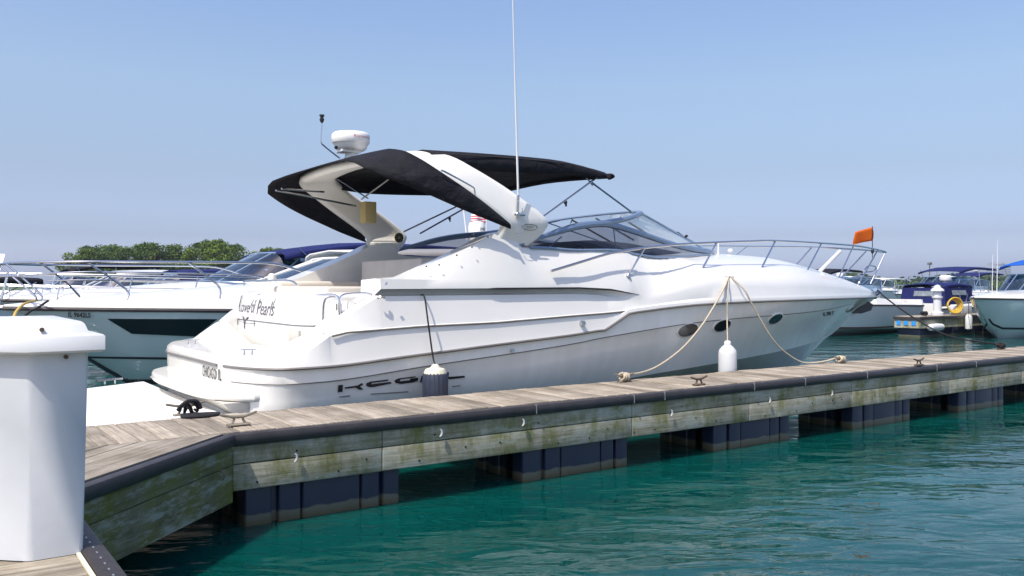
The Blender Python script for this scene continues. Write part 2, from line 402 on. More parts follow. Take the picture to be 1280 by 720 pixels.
nr = [(-1/s2, 1/s2), (-q, 1), (0, 1)]
obj('edge_bumper', railprof(path, nr), M['rub'], fd)
# bumper joints and curved hooks
for xx in (4.9, 6.16, 6.6, 8.05, 9.0, 10.3, 12.0, 13.1):
    mb = MB(); mb.box(xx, xx + .006, NY - .035, NY - .01, .585, .674); obj('bumper_strap', mb, M['screw'], fd)
for (px, py) in ((366, 572), (548, 541), (651, 528), (837, 516), (960, 500), (1038, 491)):
    c = P(px, py, NY - .012); mb = MB()
    mb.tube([c + Vector((.03*math.cos(a), -.012 + .0*a, .034*math.sin(a))) for a in [R(70 - k*22) for k in range(8)]], [.003, .007, .009, .010, .010, .009, .007, .003], 6)
    obj('hook', mb, M['hookm'], fd)
c = Vector((1.92, 6.47, .40)); mb = MB(); mb.tube([c + Vector((.02*math.cos(a)-.01, -.02*math.cos(a)-.02, .035*math.sin(a))) for a in [R(110 - k*25) for k in range(9)]], .006, 6)
obj('hook', mb, M['galv'], fd)
for i in range(50):
    xx = XC + .2 + i * .33 + random.uniform(-.1, .1)
    mb = MB(); mb.lathe([(.009, -.003), (.009, .004)], (xx, NY - .001, random.choice((.28, .35, .49, .27))), 8, 'y'); obj('bolt', mb, M['blkplast'], fd)
# navy plastic floats with vertical ribs
def float_mb(xa, L_=1.35):
    mb = MB(); y0, y1 = NY + .09, FY - .08
    segs = [(0, .22), (.27, .46), (.47, .98), (.99, 1.16), (1.19, L_)]
    for a, b in segs: mb.box(xa + a, xa + b, y0, y0 + .3, -.45, .228, .02)
    mb.box(xa + .02, xa + L_ - .02, y0 + .05, y1, -.44, .222, .02)
    for k in range(3): mb.box(xa - .0, xa + .05, y0 + .16 + k*.26, y0 + .34 + k*.26, -.45, .22, .015)
    return mb
FM = bpy.data.materials.new("navy_float_with_algae_band"); FM.use_nodes = True
t = FM.node_tree; p = t.nodes["Principled BSDF"]; tc = t.nodes.new("ShaderNodeTexCoord"); sp = t.nodes.new("ShaderNodeSeparateXYZ")
nz = t.nodes.new("ShaderNodeTexNoise"); nz.inputs["Scale"].default_value = 7; nz.inputs["Detail"].default_value = 6; t.links.new(tc.outputs["Object"], nz.inputs["Vector"])
t.links.new(tc.outputs["Object"], sp.inputs[0]); ad = t.nodes.new("ShaderNodeMath"); ad.operation = 'MULTIPLY_ADD'; ad.inputs[1].default_value = -.06
t.links.new(nz.outputs[0], ad.inputs[0]); t.links.new(sp.outputs[2], ad.inputs[2]); rp = t.nodes.new("ShaderNodeValToRGB")
ad2 = t.nodes.new('ShaderNodeMath'); ad2.operation = 'ADD'; ad2.inputs[1].default_value = .12; t.links.new(ad.outputs[0], ad2.inputs[0]); t.links.new(ad2.outputs[0], rp.inputs[0]); e = rp.color_ramp.elements; e[0].position = .0; e[0].color = (.075, .065, .025, 1); e[1].position = .085; e[1].color = (.12, .12, .09, 1)
e2 = rp.color_ramp.elements.new(.10); e2.color = (.008, .018, .044, 1); e3 = rp.color_ramp.elements.new(.3); e3.color = (.010, .022, .055, 1)
t.links.new(rp.outputs[0], p.inputs["Base Color"]); p.inputs["Roughness"].default_value = .4
for k in range(7): obj('float', float_mb(2.16 + 2.67 * k), FM, fd, ang=30, weld=False)

md_ = thing('main_dock', 'main dock walkway with brown screwed edge strip under the white dock box at lower left', 'dock', (-.3, 4.0, 0))
mb = MB(); y = -2.0
while y < 60:
    mb.box(-1.6, X0 - .10, y, y + .136, DZ - .035, DZ + random.uniform(-.003, .003), .004); y += .143
obj('deck_boards', mb, M['deck_x'], md_, weld=False)
mb = MB(); mb.box(X0 - .098, X0 - .082, -2, 60, DZ - .03, DZ + .008)
obj('edge_board', mb, M['cream'], md_)
mb = MB()
rows = []
for yy in (-2.0, 60.0):
    rows.append([Vector((X0 + a, yy, z)) for a, z in ((-.078, .65), (-.078, .694), (-.06, .702), (-.01, .702), (.012, .694), (.02, .66), (.02, .56), (0, .55), (-.01, .62))])
mb.loft(rows, True, True); obj('edge_strip', mb, M['rubbrown'], md_)
for i in range(30):
    yy = 2.6 + i * .085; mb = MB(); mb.box(X0 - .038, X0 - .032, yy, yy + .02, .701, .7045); obj('screw', mb, M['screw'], md_)
mb = MB(); mb.box(-1.6, X0 - .03, -2, 60, .2, DZ - .045); mb.box(X0 - .03, X0, -2, NY - (XC - X0) - .01, .2, .62)
obj('frame', mb, M['fascia'], md_)
mb = MB()
for k in range(14): mb.box(-1.4, X0 - .1, .3 + k*3.1, 2.4 + k*3.1, -.3, .195, .03)
obj('floats', mb, FM, md_)

# cleats (bolted to the dock)
def cleat(c, ang, L_, m, parent, rope=False, hz=.075):
    mb = MB(); c = Vector(c); ca, sa = math.cos(ang), math.sin(ang)
    def q(a, b, z): return c + Vector((a*ca - b*sa, a*sa + b*ca, z))
    h = L_ / 2
    mb.tube(smooth([q(-h, 0, hz+.022), q(-h*.55, 0, hz+.004), q(-h*.2, 0, hz-.006), q(h*.2, 0, hz-.006), q(h*.55, 0, hz+.004), q(h, 0, hz+.022)], 4),
            [.007] + [.011]*5 + [.013]*11 + [.011]*3 + [.007], 8)
    for s in (-1, 1):
        mb.tube(smooth([q(s*h*.22, 0, hz-.005), q(s*h*.27, 0, hz*.5), q(s*h*.42, 0, .008)], 4), [.012, .011, .010, .010, .010, .010, .011, .013, .018], 8)
    mb.tube([q(-h*.60, 0, .008), q(h*.60, 0, .008)], .03, 10, flat=.33)
    return obj('cleat', mb, m, parent)
cleat(PZ(301, 533, DZ + .01) + Vector((.0, .06, 0)), R(3), .30, M['galv'], fd)
cl2 = PZ(232, 519, DZ); cl2 = Vector((cl2.x, cl2.y, DZ))
cleat(cl2, R(5), .34, M['galv'], fd, hz=.085)
cleat(PZ(878, 482, DZ + .005) + Vector((0, .05, 0)), R(2), .28, M['galvd'], fd)
cleat(PZ(1153, 457, DZ + .005) + Vector((0, .05, 0)), R(2), .28, M['galvd'], fd)
CA = Vector((6.85, 7.47, DZ)); CB = Vector((11.05, 7.47, DZ)); CD = Vector((15.75, 7.47, DZ))
cleat(CA, 0, .30, M['galv'], fd); cleat(CB, 0, .30, M['galv'], fd); cleat(CD, 0, .34, M['galvd'], fd)

# ------------------------------------------------------------------ dock box (lower left)
db = thing('dock_box', 'white fibreglass dock box with rounded overhanging lid cut off by the left edge', 'dock box', (.2, 4.3, DZ))
def body_ring(z, e):
    return [(.61 + e, 3.98 - e, z), (.41, 3.98 - e, z), (.0 - e*.5, 4.37 - e, z), (-.05 - e, 4.8 + e, z), (.61 + e, 4.8 + e, z)]
mb = MB(); mb.loft([body_ring(DZ + .004, 0), body_ring(DZ + .5, .008), body_ring(1.53, .018)], True, True)
es = [e for e in mb.b.edges if abs((e.verts[0].co - e.verts[1].co).z) > .2]
bmesh.ops.bevel(mb.b, geom=es, offset=.02, segments=4, profile=.5, affect='EDGES')
obj('body', mb, M['boxwhite'], db)
def lid_ring(z, e, r=.03):
    return [(.68 + e, 3.90 - e, z), (.39, 3.90 - e, z), (-.05 - e, 4.32 - e, z), (-.12 - e, 4.88 + e, z), (.68 + e, 4.88 + e, z)]
mb = MB(); mb.loft([lid_ring(1.535, -.06), lid_ring(1.525, -.012), lid_ring(1.535, 0), lid_ring(1.592, 0), lid_ring(1.599, -.008), lid_ring(1.603, -.052), lid_ring(1.640, -.066), lid_ring(1.652, -.078), lid_ring(1.656, -.2)], True, True)
es = [e for e in mb.b.edges if abs((e.verts[0].co - e.verts[1].co).z) > .008 and len(e.link_faces) == 2 and e.calc_face_angle(0) > .5]
bmesh.ops.bevel(mb.b, geom=es, offset=.02, segments=3, profile=.5, affect='EDGES')
obj('lid', mb, mat('lid_fibreglass', (.64, .655, .66), .35, var=.06), db, ang=50)
for (px, py, yy) in ((52, 412, 3.955), (82, 446, 3.955)):
    c = P(px, py, yy); mb = MB(); mb.lathe([(.009, -.012), (.009, .0), (.003, .004)], c, 10, 'y'); obj('latch_screw', mb, M['galvd'], db)

# ------------------------------------------------------------------ white low float behind the dock corner
wf = thing('floating_platform', 'low white plastic floating platform between the main dock and the cruiser stern', 'float', (1.6, 10, 0))
mb = MB(); mb.prism([(.73, 7.68, .0), (2.56, 7.72, 0), (2.58, 12.05, 0), (.73, 11.0, 0)], (0, 0, .55))
bmesh.ops.bevel(mb.b, geom=[e for e in mb.b.edges], offset=.04, segments=3, profile=.5, affect='EDGES')
obj('body', mb, M['floatw'], wf)
cc = PZ(137, 479, .56); mb = MB()
for dx in (-.06, .06): mb.tube([(cc.x+dx, cc.y, .55), (cc.x+dx, cc.y, .60)], .012, 6)
mb.tube([(cc.x-.16, cc.y-.04, .605), (cc.x+.16, cc.y+.05, .605)], .016, 8); obj('cleat', mb, M['steel'], wf)

# ------------------------------------------------------------------ the main boat
YC = 9.9
my = thing('motor_yacht', 'large white express cruiser with black canopies and radar arch moored along the finger pier', 'motor yacht', (9, YC, 0))
HB = [(2.60, 1.0), (2.65, 1.30), (2.77, 1.64), (2.9, 1.80), (3.06, 1.90), (3.4, 1.95), (4.5, 1.985), (6, 2.0), (8, 1.96), (9, 1.92), (10, 1.82), (11, 1.67), (12, 1.44), (13, 1.15), (14, .80), (15, .40), (15.6, .12), (15.8, .02)]
ZJ = [(2.6, 1.0), (3.42, 1.015), (4.15, 1.07), (5.34, 1.155), (6.48, 1.233), (6.93, 1.27), (6.94, 1.27), (7.34, 1.462), (7.35, 1.465), (7.7, 1.496), (8.08, 1.525), (8.7, 1.557), (10.1, 1.582), (12.2, 1.59), (15.8, 1.58)]
ZCR = [(2.6, .83), (3.3, .84), (4.5, .94), (6.48, 1.10), (6.9, 1.15), (9, 1.31), (12.2, 1.38), (14, 1.46), (15.8, 1.56)]
ZK = [(2.6, -.35), (4, -.5), (11, -.5), (12, -.28), (12.8, 0), (13.48, .40), (14.2, .82), (15, 1.20), (15.8, 1.55)]
ZCH = [(2.6, .15), (5, .36), (8.2, .64), (11.05, .74), (13.2, .81), (14.2, .83), (15, 1.21), (15.8, 1.555)]
BCH = [(2.60, .85), (2.65, 1.12), (2.77, 1.45), (3.06, 1.66), (6, 1.74), (8.2, 1.68), (11.05, 1.20), (13.2, .50), (14.2, .03), (15.8, .005)]
def hull_sec(X):
    hb = tab(HB, X); zj = lin(ZJ, X) if 6.9 < X < 7.4 else tab(ZJ, X); zc = tab(ZCR, X); zk = tab(ZK, X); zh = tab(ZCH, X); bh = tab(BCH, X)
    bcr = hb - .035 - max(0, X - 8) * .018
    bcr = max(bcr, hb * .6); zh = max(zh, zk + .004)
    pts = [(0, zk), (bh * .5, zk + (zh - zk) * .42), (bh, zh), (bh + .02 if X < 13.5 else bh, zh + .012)]
    for f in (.25, .5, .75):
        bulge = (1 - (1 - f) ** 1.5) if X < 8 else None
        lo = bh + (bcr - bh) * f
        lo += .05 * math.sin(PI * f) * max(0, min(1, (9 - X) / 3)) - .05 * math.sin(PI * f) * max(0, min(1, (X - 10) / 2)) * (hb > .3)
        pts.append((max(0.002, lo), zh + (zc - zh) * f))
    pts += [(bcr, zc), (bcr + .008, zc + .012), (hb - .02, zj - .03), (hb, zj - .018), (hb, zj)]
    return pts
xs = [2.60, 2.62, 2.65, 2.70, 2.77, 2.83, 2.9, 2.98, 3.06, 3.2] + [3.4 + .2 * i for i in range(18)] + [6.93, 7.03, 7.13, 7.23, 7.34] + [7.5 + .2*i for i in range(40)] + [15.45, 15.55, 15.65, 15.73, 15.8]
rows = []
for X in xs:
    s = hull_sec(X)
    rows.append([Vector((X, YC - b, z)) for b, z in s[::-1]] + [Vector((X, YC + b, z)) for b, z in s[1:]])
mb = MB(); mb.loft(rows); mb.face([mb.b.verts[i] for i in range(0)]) if False else None
mb.b.verts.ensure_lookup_table()
mb.face([mb.b.verts[i] for i in range(len(rows[0]))])
hull = obj('hull', mb, M['hull'], my, ang=28)
def hull_b(X, Z):
    s = [p for p in hull_sec(X)[2:]]
    for i in range(len(s) - 1):
        if Z <= s[i+1][1]:
            f = (Z - s[i][1]) / max(1e-6, s[i+1][1] - s[i][1]); f = max(0, f); return s[i][0] * (1-f) + s[i+1][0] * f
    return s[-1][0]
def on_hull(px, py, off=.004):
    Y = 8.0
    for _ in range(25):
        q = P(px, py, Y); Y = .5 * Y + .5 * (YC - hull_b(q.x, q.z))
    return P(px, py, Y) + Vector((0, -off, 0))
# dark moulding along the hull/deck joint
def line_along(fn, x0, x1, r, n=120, flat=None, seg=6):
    return [fn(x0 + (x1 - x0) * i / n) for i in range(n + 1)]
mb = MB()
for sgn in (-1, 1):
    mb.tube([Vector((X, YC + sgn * (tab(HB, X) + .006), (lin(ZJ, X) if 6.9 < X < 7.4 else tab(ZJ, X)) - .010)) for X in xs[1:-1]], .016, 6)
mb.tube([Vector((2.592, YC - 1.0 + 2.0 * i / 10, .99)) for i in range(11)], .016, 6)
obj('rub_rail', mb, M['line'], my)

# deck moulding
BT = [(3.98, 1.74), (5.6, 1.72), (6, 1.70), (6.72, 1.69), (7.47, 1.60), (8.0, 1.46), (8.6, 1.30), (9.32, 1.10)]
ZT = [(3.99, 1.875), (4.35, 1.90), (4.88, 2.11), (5.29, 2.29), (5.63, 2.43), (5.78, 2.41), (5.92, 2.27), (6.1, 2.245), (6.7, 2.235), (7.47, 2.235), (8.0, 2.21), (8.6, 2.19)]
ZM = [(2.6, 1.05), (3.12, 1.10), (3.42, 1.30), (3.6, 1.335), (4.46, 1.375), (5.34, 1.39), (6.48, 1.445), (7.0, 1.465), (7.35, 1.486), (8, 1.52)]
ZC = [(8, 2.27), (9.4, 2.31), (10.6, 2.33), (11.7, 2.31), (12.8, 2.18), (13.5, 2.08), (14.2, 1.96), (14.7, 1.87), (15.3, 1.77), (15.8, 1.60)]
def deck_sec(X):
    hb = tab(HB, X); zj = lin(ZJ, X) if 6.9 < X < 7.4 else tab(ZJ, X)
    zm = max(lin(ZM, X), zj + lin([(6.9, .055), (7.34, .022), (9, .055)], X))
    def fwd():
        zc = tab(ZC, X); z0 = zj + .075; b0 = hb - .03
        out = [(hb, zj), (hb - .004, zj + .03), (hb - .015 if hb > .1 else hb*.8, zj + .055), (max(.01, b0), z0)]
        for k in range(1, 10):
            a = k / 9 * PI / 2
            ep = 2 / lin([(7.7, 3.3), (9.3, 2.25), (10.6, 2.05), (16, 2.0)], X)
            out.append((max(0, b0 * max(0, math.cos(a)) ** ep), z0 + (zc - z0) * math.sin(a) ** ep))
        return out
    if X >= 9: return fwd()
    zt = lin(ZT, X) if X < 5 else tab(ZT, X); bt = tab(BT, X)
    rd = max(0, min(1, (7.7 - X) / 2.2))             # depth of the scoop
    zw = lin([(3.98, 1.765), (6.6, 1.775), (7.1, 1.755), (7.67, 1.68), (9, 1.68)], X)
    if X < 3.985:
        f = max(0, min(1, (X - 3.42) / .56)); zr = zm + .02 + (1.69 - zm - .02) * f
        o = [(hb, zj), (hb - .01, zj + .04), (hb - .05 + .02*f, zm), (hb - .12 + .065*f, zm + .01), (hb - .16 + .04*f, zr), (hb - .2, zr+.004), (hb - .21, zr+.006), (hb - .22, zr+.008), (hb - .24, zr + .01), (hb - .28, zr + .012),
             (hb - .55, zr + .005), (hb - .60, .95 if X >= 3.42 else zr), (0, .95 if X >= 3.42 else zr)]
        return o
    o = [(hb, zj), (hb - .01, zj + .04), (hb - .03, zm), (hb - .055, zm + .012), (hb - .12, zw - .075), (hb - .12 - .14*rd, zw - .06), (hb - .12 - .14 * rd, zw - .004),
         (hb - .085, zw), (hb - .10, zw + .10), (bt, zt), (bt - .32, zt - .015), (bt - .36, .95), (0, .95)]
    if X > 6.3:
        k_ = min(1, (X - 6.3) / .4); o[8] = (hb - .10 - .04*k_, zw + .10 + .04*k_)
    if X > 6.9:
        g_ = min(1, (X - 6.9) / .8); g_ = g_*g_*(3 - 2*g_)
        for i in range(4, 9):
            q_ = (hb - .085, zw); h_ = (i - 3) / 4
            if i < 8: tb = o[3][0] + (q_[0] - o[3][0])*h_; tz = o[3][1] + (q_[1] - o[3][1])*h_
            else: tb = q_[0]*.6 + o[9][0]*.4 + .05; tz = q_[1]*.6 + o[9][1]*.4
            o[i] = (o[i][0]*(1-g_) + tb*g_, o[i][1]*(1-g_) + tz*g_)
    if X > 8.45:                                        # dashboard and foredeck close the cockpit
        o[10] = (bt * .66, zt + .05); o[11] = (bt * .33, zt + .08); o[12] = (0, zt + .09)
    if X > 7.7:
        g = fwd(); f = (X - 7.7) / 1.3
        idx = [0, 1, 2, 3, 4, 5, 6, 7, 8, 9, 10, 11, 12]
        for i in (range(13) if X > 8.45 else range(10)): o[i] = (o[i][0]*(1-f) + g[i][0]*f, o[i][1]*(1-f) + g[i][1]*f)
    return o
def deck_z(X, b):
    o = deck_sec(X); best = o[-1][1]
    for i in range(3, len(o) - 1):
        if o[i+1][0] <= b <= o[i][0]:
            f = (o[i][0] - b) / max(1e-6, o[i][0] - o[i+1][0]); best = o[i][1]*(1-f) + o[i+1][1]*f; break
    return best
dx = [2.60, 2.62, 2.65, 2.70, 2.77, 2.83, 2.9, 2.98, 3.06, 3.12, 3.2, 3.3, 3.415, 3.425, 3.5, 3.6, 3.7, 3.8, 3.9, 3.98, 3.99] + [4.15, 4.35, 4.5, 4.7, 4.88, 5.1, 5.29, 5.45, 5.63, 5.8, 5.9, 6.05, 6.15, 6.25, 6.35, 6.5, 6.7, 6.93, 7.03, 7.13, 7.23, 7.34, 7.5, 7.6, 7.7, 7.9, 8.1, 8.3, 8.44, 8.46, 8.6, 8.8, 9.0] + [9.2 + .2*i for i in range(31)] + [15.3, 15.4, 15.5, 15.6, 15.7, 15.8]
rows = []
for X in dx:
    s = deck_sec(X)
    if X < 3.42:                                       # flat stern deck
        hb = tab(HB, X); zj = tab(ZJ, X); zm = lin(ZM, X)
        s = [(hb, zj), (hb-.01, zj+.04), (hb-.04, max(zj + .06, zm)), (hb-.10, max(zj + .075, zm+.01))] + [(max(.0, (hb-.2)*(1 - k/8)), 1.10) for k in range(9)]
        if X > 3.12: s[4] = (hb-.24, s[3][1]); s[5] = (hb-.32, 1.10)
    rows.append([Vector((X, YC - b, z)) for b, z in s] + [Vector((X, YC + b, z)) for b, z in s[::-1][1:]])
mb = MB(); mb.loft(rows); mb.b.verts.ensure_lookup_table(); mb.face([mb.b.verts[i] for i in range(len(rows[0]))])
obj('deck', mb, M['gel'], my, ang=30)
mb = MB(); mb.tube([Vector((X, YC - deck_sec(X)[7][0] - .001, deck_sec(X)[7][1] - .004)) for X in [5.3 + .1*i for i in range(24)]], [.004]+[.012]*18+[.011, .009, .007, .004, .002], 6)
obj('undercut_shade_line', mb, M['blkplast'], my)  # black tube stands in for shade in the undercut below the ledge
mb = MB(); mb.tube([Vector((X, YC - tab(HB, X) + .024, lin(ZM, X) - .002)) for X in [3.44, 3.5] + [3.6 + .15*i for i in range(26)]], .011, 6)
obj('moulding', mb, M['line'], my)
mb = MB(); mb.tube([Vector((X, YC - hull_sec(X)[8][0] - .002, hull_sec(X)[8][1] + .002)) for X in xs[2:-12]], .0055, 5); obj('crease_shade_line', mb, M['line'], my)  # thin grey tube draws in the shade along the hull crease
# swim platform with its bracket
mb = MB()
def plat(z, e, w=0):
    pts = []
    for i in range(25):
        a = -1 + 2 * i / 24; s = abs(a) ** 5
        pts.append(Vector((2.36 - e + .34 * s + (0.06 * a * a) + w, YC + (1.66 + e) * a, z)))
    pts += [Vector((3.1, YC + 1.66 + e, z)), Vector((3.1, YC - 1.66 - e, z))]
    return pts
mb.loft([plat(.66, -.05), plat(.68, -.01), plat(.70, 0), plat(.755, 0), plat(.775, -.012), plat(.78, -.05)], True, True)
pf = obj('swim_platform', mb, M['gel'], my, ang=40)
mb = MB()
def wedge(z, k): return [Vector((2.50 + k, YC - 1.52 + k*.3, z)), Vector((3.15, YC - 1.60, z)), Vector((3.15, YC + 1.60, z)), Vector((2.50 + k, YC + 1.52 - k*.3, z))]
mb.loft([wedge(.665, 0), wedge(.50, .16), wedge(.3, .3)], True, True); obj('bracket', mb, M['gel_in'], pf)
# transom trunk with the name
def trunk_ring(z, e=0):
    c = [(3.87, 8.78), (3.62, 8.80), (3.51, 8.90), (3.47, 9.1), (3.49, 9.9), (3.53, 10.8), (3.56, 11.3), (3.63, 11.55), (3.76, 11.65), (4.3, 11.65), (4.3, 8.78)]
    return [Vector((x + (e if x < 3.8 else 0), y + (e if y < 9.2 else -e if y > 11.4 else 0), z)) for x, y in c]
mb = MB(); mb.loft([trunk_ring(1.08), trunk_ring(1.36, .004), trunk_ring(1.375, .012), trunk_ring(1.66, .025), trunk_ring(1.70, .045), trunk_ring(1.72, .08), trunk_ring(1.725, .14)], True, True)
tk = obj('transom_locker', mb, M['gel'], my, ang=40)
mb = MB()
nx = lambda Y, Z: lin([(8.9, 3.51), (9.1, 3.47), (9.9, 3.49), (10.8, 3.53), (11.3, 3.56), (11.55, 3.63)], Y) + (.004 if Z < 1.37 else .012 + (Z - 1.375) * .045 if Z < 1.66 else .025 + (Z - 1.66) * .5) - .004
def nm(s, t):
    Y = 11.34 - s * 1.58; Z = 1.46 + t * .18 ; return Vector((nx(Y, Z), Y, Z))
lettering("Love", lambda s, t: nm(s * .36, t * .8), mb, .5); lettering("of", lambda s, t: nm(.40 + s * .14, .0 + t * .95), mb, .6); lettering("Pearls", lambda s, t: nm(.55 + s * .45, -.08 + t * .95), mb, .5)
def stroke(pts, r=.004): mb.tube([nm(a, b) for a, b in pts], [r*.3] + [r]*(len(pts)-2) + [r*.3], 5)
stroke([(0, .1), (.04, .5), (.1, 1.1), (.12, 1.2)]); stroke([(.32, .0), (.42, .7), (.55, 1.3), (.62, 1.35)]); stroke([(.55, .2), (.62, .9), (.70, 1.3)]); stroke([(.93, .3), (.98, .8), (1.02, 1.1)])
obj('name_lettering', mb, M['greyletter'], tk)
mb = MB()
for a0, a1 in (((.16, -.28), (.22, -.62)), ((.34, -.3), (.26, -.62)), ((.20, -.35), (.24, -.66)), ((.30, -.34), (.25, -.64))): mb.tube([nm(*a0), nm(*a1)], .006, 5)
mb.ball(nm(.245, -.72), .012, .022, .03)
mb.tube([nm(.0, -.62), nm(.24, -.74), nm(.55, -.70)], .003, 5)
for a in (.03, .52): mb.tube([nm(a, -.5), nm(a, -.95)], .006, 5)
mb.tube([nm(.245, -.8), nm(.245, -1.15)], .011, 6)
obj('emblem', mb, M['greyletter'], tk)
mb = MB(); mb.tube([v + Vector((-.004, 0, 0)) for v in trunk_ring(1.368, .004)[:9]], .005, 5); obj('groove', mb, M['line'], tk)
mb = MB(); mb.box(3.47, 3.50, 8.95, 9.25, 1.16, 1.32, .01); obj('shower_box', mb, M['gel_in'], tk)
# walk-through door, sunpad, rails at the stern
mb = MB(); mb.box(3.74, 3.82, 8.25, 8.76, .9, 1.64, .012); dr = obj('transom_door', mb, M['gel'], my)
mb = MB(); mb.box(3.732, 3.743, 8.53, 8.55, 1.10, 1.61); obj('door_seam', mb, M['line'], dr)
mb = MB(); mb.box(3.82, 4.3, 9.0, 11.1, 1.68, 1.79, .03); obj('sunpad', mb, M['beige'], my)
mb = MB(); mb.tube(smooth([P(305, 356, 10.9), P(307, 351.5, 10.9), P(330, 351, 10.4), P(362, 351, 9.6), P(372, 357, 9.4)], 5), .012, 8)
mb.tube(smooth([Vector((3.69, 8.76, 1.12)), Vector((3.68, 8.76, 1.5)), Vector((3.70, 8.74, 1.66)), Vector((3.8, 8.7, 1.68))], 5), .014, 8)
mb.tube(smooth([P(425, 401, 8.25), P(424, 380, 8.25), P(427, 370, 8.25), P(440, 367, 8.25), P(462, 367, 8.2), P(470, 370, 8.15)], 5), .012, 8)
mb.tube(smooth([P(384, 371, 8.6), P(400, 369, 8.5), P(422, 371, 8.3), P(428, 398, 8.28)], 5), .012, 8)
obj('stern_rail', mb, M['steel'], my)
mb = MB(); mb.lathe([(.05, 0), (.055, .04), (.05, .08), (.03, .10), (.0, .105)], P(340, 349, 10.6) - Vector((0, 0, .03)), 14); obj('stern_light_cap', mb, M['gel'], my)
def deck_cleat(c, L_=.17, parent=my):
    mb = MB(); c = Vector(c)
    mb.tube([c + Vector((-L_/2, 0, .05)), c + Vector((L_/2, 0, .05))], [.006, .006], 8)
    for s in (-1, 1): mb.tube([c + Vector((s*L_*.25, 0, 0)), c + Vector((s*L_*.25, 0, .05))], [.012, .007], 8)
    return obj('deck_cleat', mb, M['steel'], parent)
deck_cleat((3.54, 8.02, 1.10), .22); deck_cleat((2.85, 8.7, 1.10), .16); deck_cleat((2.80, 10.6, 1.10), .16)
# cockpit
mb = MB(); mb.box(5.2, 5.62, 9.35, 11.05, .95, 2.14, .03); mb.box(5.62, 6.4, 9.4, 11.15, .95, 1.75, .04)
obj('helm_bench', mb, M['beige'], my)
mb = MB(); mb.box(3.98, 5.19, 10.3, 11.3, .95, 1.62, .05); mb.box(4.0, 5.18, 11.0, 11.42, 1.5, 1.86, .05); mb.box(3.99, 4.35, 8.9, 10.28, .95, 1.58, .05)
obj('cockpit_settee', mb, M['beige'], my)
mb = MB(); mb.box(7.5, 8.5, 8.6, 11.2, .95, 2.06, .05)
rows = []
for X_, zc_, b_ in ((7.62, 2.06, 1.28), (7.66, 2.30, 1.26), (7.78, 2.43, 1.22), (8.1, 2.46, 1.16), (8.6, 2.45, 1.08), (9.1, 2.41, .96), (9.6, 2.37, .82), (10.05, 2.33, .66), (10.3, 2.28, .5)):
    rows.append([Vector((X_, YC + b_*k/6, zc_ - (.20 if X_ > 7.65 else 0)*abs(k/6)**3)) for k in range(-6, 7)])
mb.loft(rows)
obj('dashboard', mb, mat('charcoal_dash_vinyl', (.035, .035, .045), .6, var=.2), my)
mb = MB(); mb.tube([Vector((7.55, 9.15 + .17*math.cos(a), 2.18 + .17*math.sin(a))) for a in [2*PI*k/24 for k in range(25)]], .014, 8)
mb.tube([(7.55, 9.15, 2.02), (7.55, 9.15, 2.34)], .01, 6); mb.tube([(7.55, 8.98, 2.18), (7.75, 9.15, 2.18), (7.55, 9.32, 2.18)], .01, 6)
obj('steering_wheel', mb, M['blkplast'], my)
mb = MB(); mb.box(6.35, 6.75, 9.0, 9.5, 1.6, 2.3, .05); obj('helm_seat', mb, M['beige'], my)
mb = MB(); mb.box(7.62, 7.72, 9.75, 9.95, 2.12, 2.34, .015); obj('chart_screen', mb, M['white'], my)

# radar arch
AS = [((5.3, 1.98), (5.8, 1.98), 8.34), ((5.46, 2.26), (6.0, 2.25), 8.25), ((5.56, 2.44), (6.20, 2.45), 8.165), ((5.50, 2.56), (6.20, 2.60), 8.14), ((5.0, 2.86), (5.74, 2.89), 8.2), ((4.68, 3.05), (5.33, 3.10), 8.27), ((4.48, 3.15), (5.08, 3.22), 8.38), ((4.36, 3.20), (4.90, 3.28), 8.6), ((4.27, 3.22), (4.78, 3.31), 9.0), ((4.22, 3.23), (4.72, 3.33), 9.9)]
full = [(a, b, y) for a, b, y in AS] + [(a, b, 2*YC - y) for a, b, y in AS[:-1][::-1]]
fine = []
A = smooth([Vector((a[0], y, a[1])) for a, b, y in full], 4); B_ = smooth([Vector((b[0], y, b[1])) for a, b, y in full], 4)
rows = []
for i in range(len(A)):
    a, b = A[i], B_[i]; m0 = (a + b) / 2
    j0, j1 = max(0, i-1), min(len(A)-1, i+1); tg = ((A[j1] + B_[j1]) - (A[j0] + B_[j0])).normalized(); ch = (b - a).normalized()
    n = tg.cross(ch).normalized(); w = (b - a).length / 2; th = .055
    rows.append([m0 + ch * (w * math.cos(t_)) * 1.0 + n * th * max(-1, min(1, 1.7*math.sin(t_))) for t_ in [2*PI*k/20 for k in range(20)]])
mb = MB(); mb.loft(rows, True, True); arch = obj('radar_arch', mb, M['arch_in'], my, ang=50)
# details on the arch
mb = MB(); mb.tube(smooth([P(552, 213.5, 8.12), P(556, 214.5, 8.09), P(588, 232, 8.09), P(593, 237, 8.1), P(594, 247, 8.1)], 4), .010, 8); obj('grab_rail', mb, M['steel'], arch)
mb = MB(); c = P(662.5, 284, 8.07)
mb.tube([c + Vector((.105*math.cos(a), 0, .035*math.sin(a))) for a in [2*PI*k/20 for k in range(21)]], .005, 5)
lettering("300", lambda s, t: c + Vector((-.05 + .10*s, 0, -.016 + .032*t)), mb); obj('oval_badge', mb, M['line'], arch)
mb = MB(); c = P(499, 297, 11.53)
mb.tube([c + Vector((.065*math.cos(a), 0, .065*math.sin(a))) for a in [2*PI*k/20 for k in range(21)]], .008, 5)
for k in range(8):
    a = k*PI/4; d1 = Vector((math.cos(a), 0, math.sin(a))); d2 = Vector((-math.sin(a), 0, math.cos(a)))
    mb.prism([c + d1*.02 - d2*.006, c + d1*.058 - d2*.014, c + d1*.058 + d2*.014, c + d1*.02 + d2*.006], (0, -.004, 0))
obj('speaker', mb, M['blkplast'], arch)
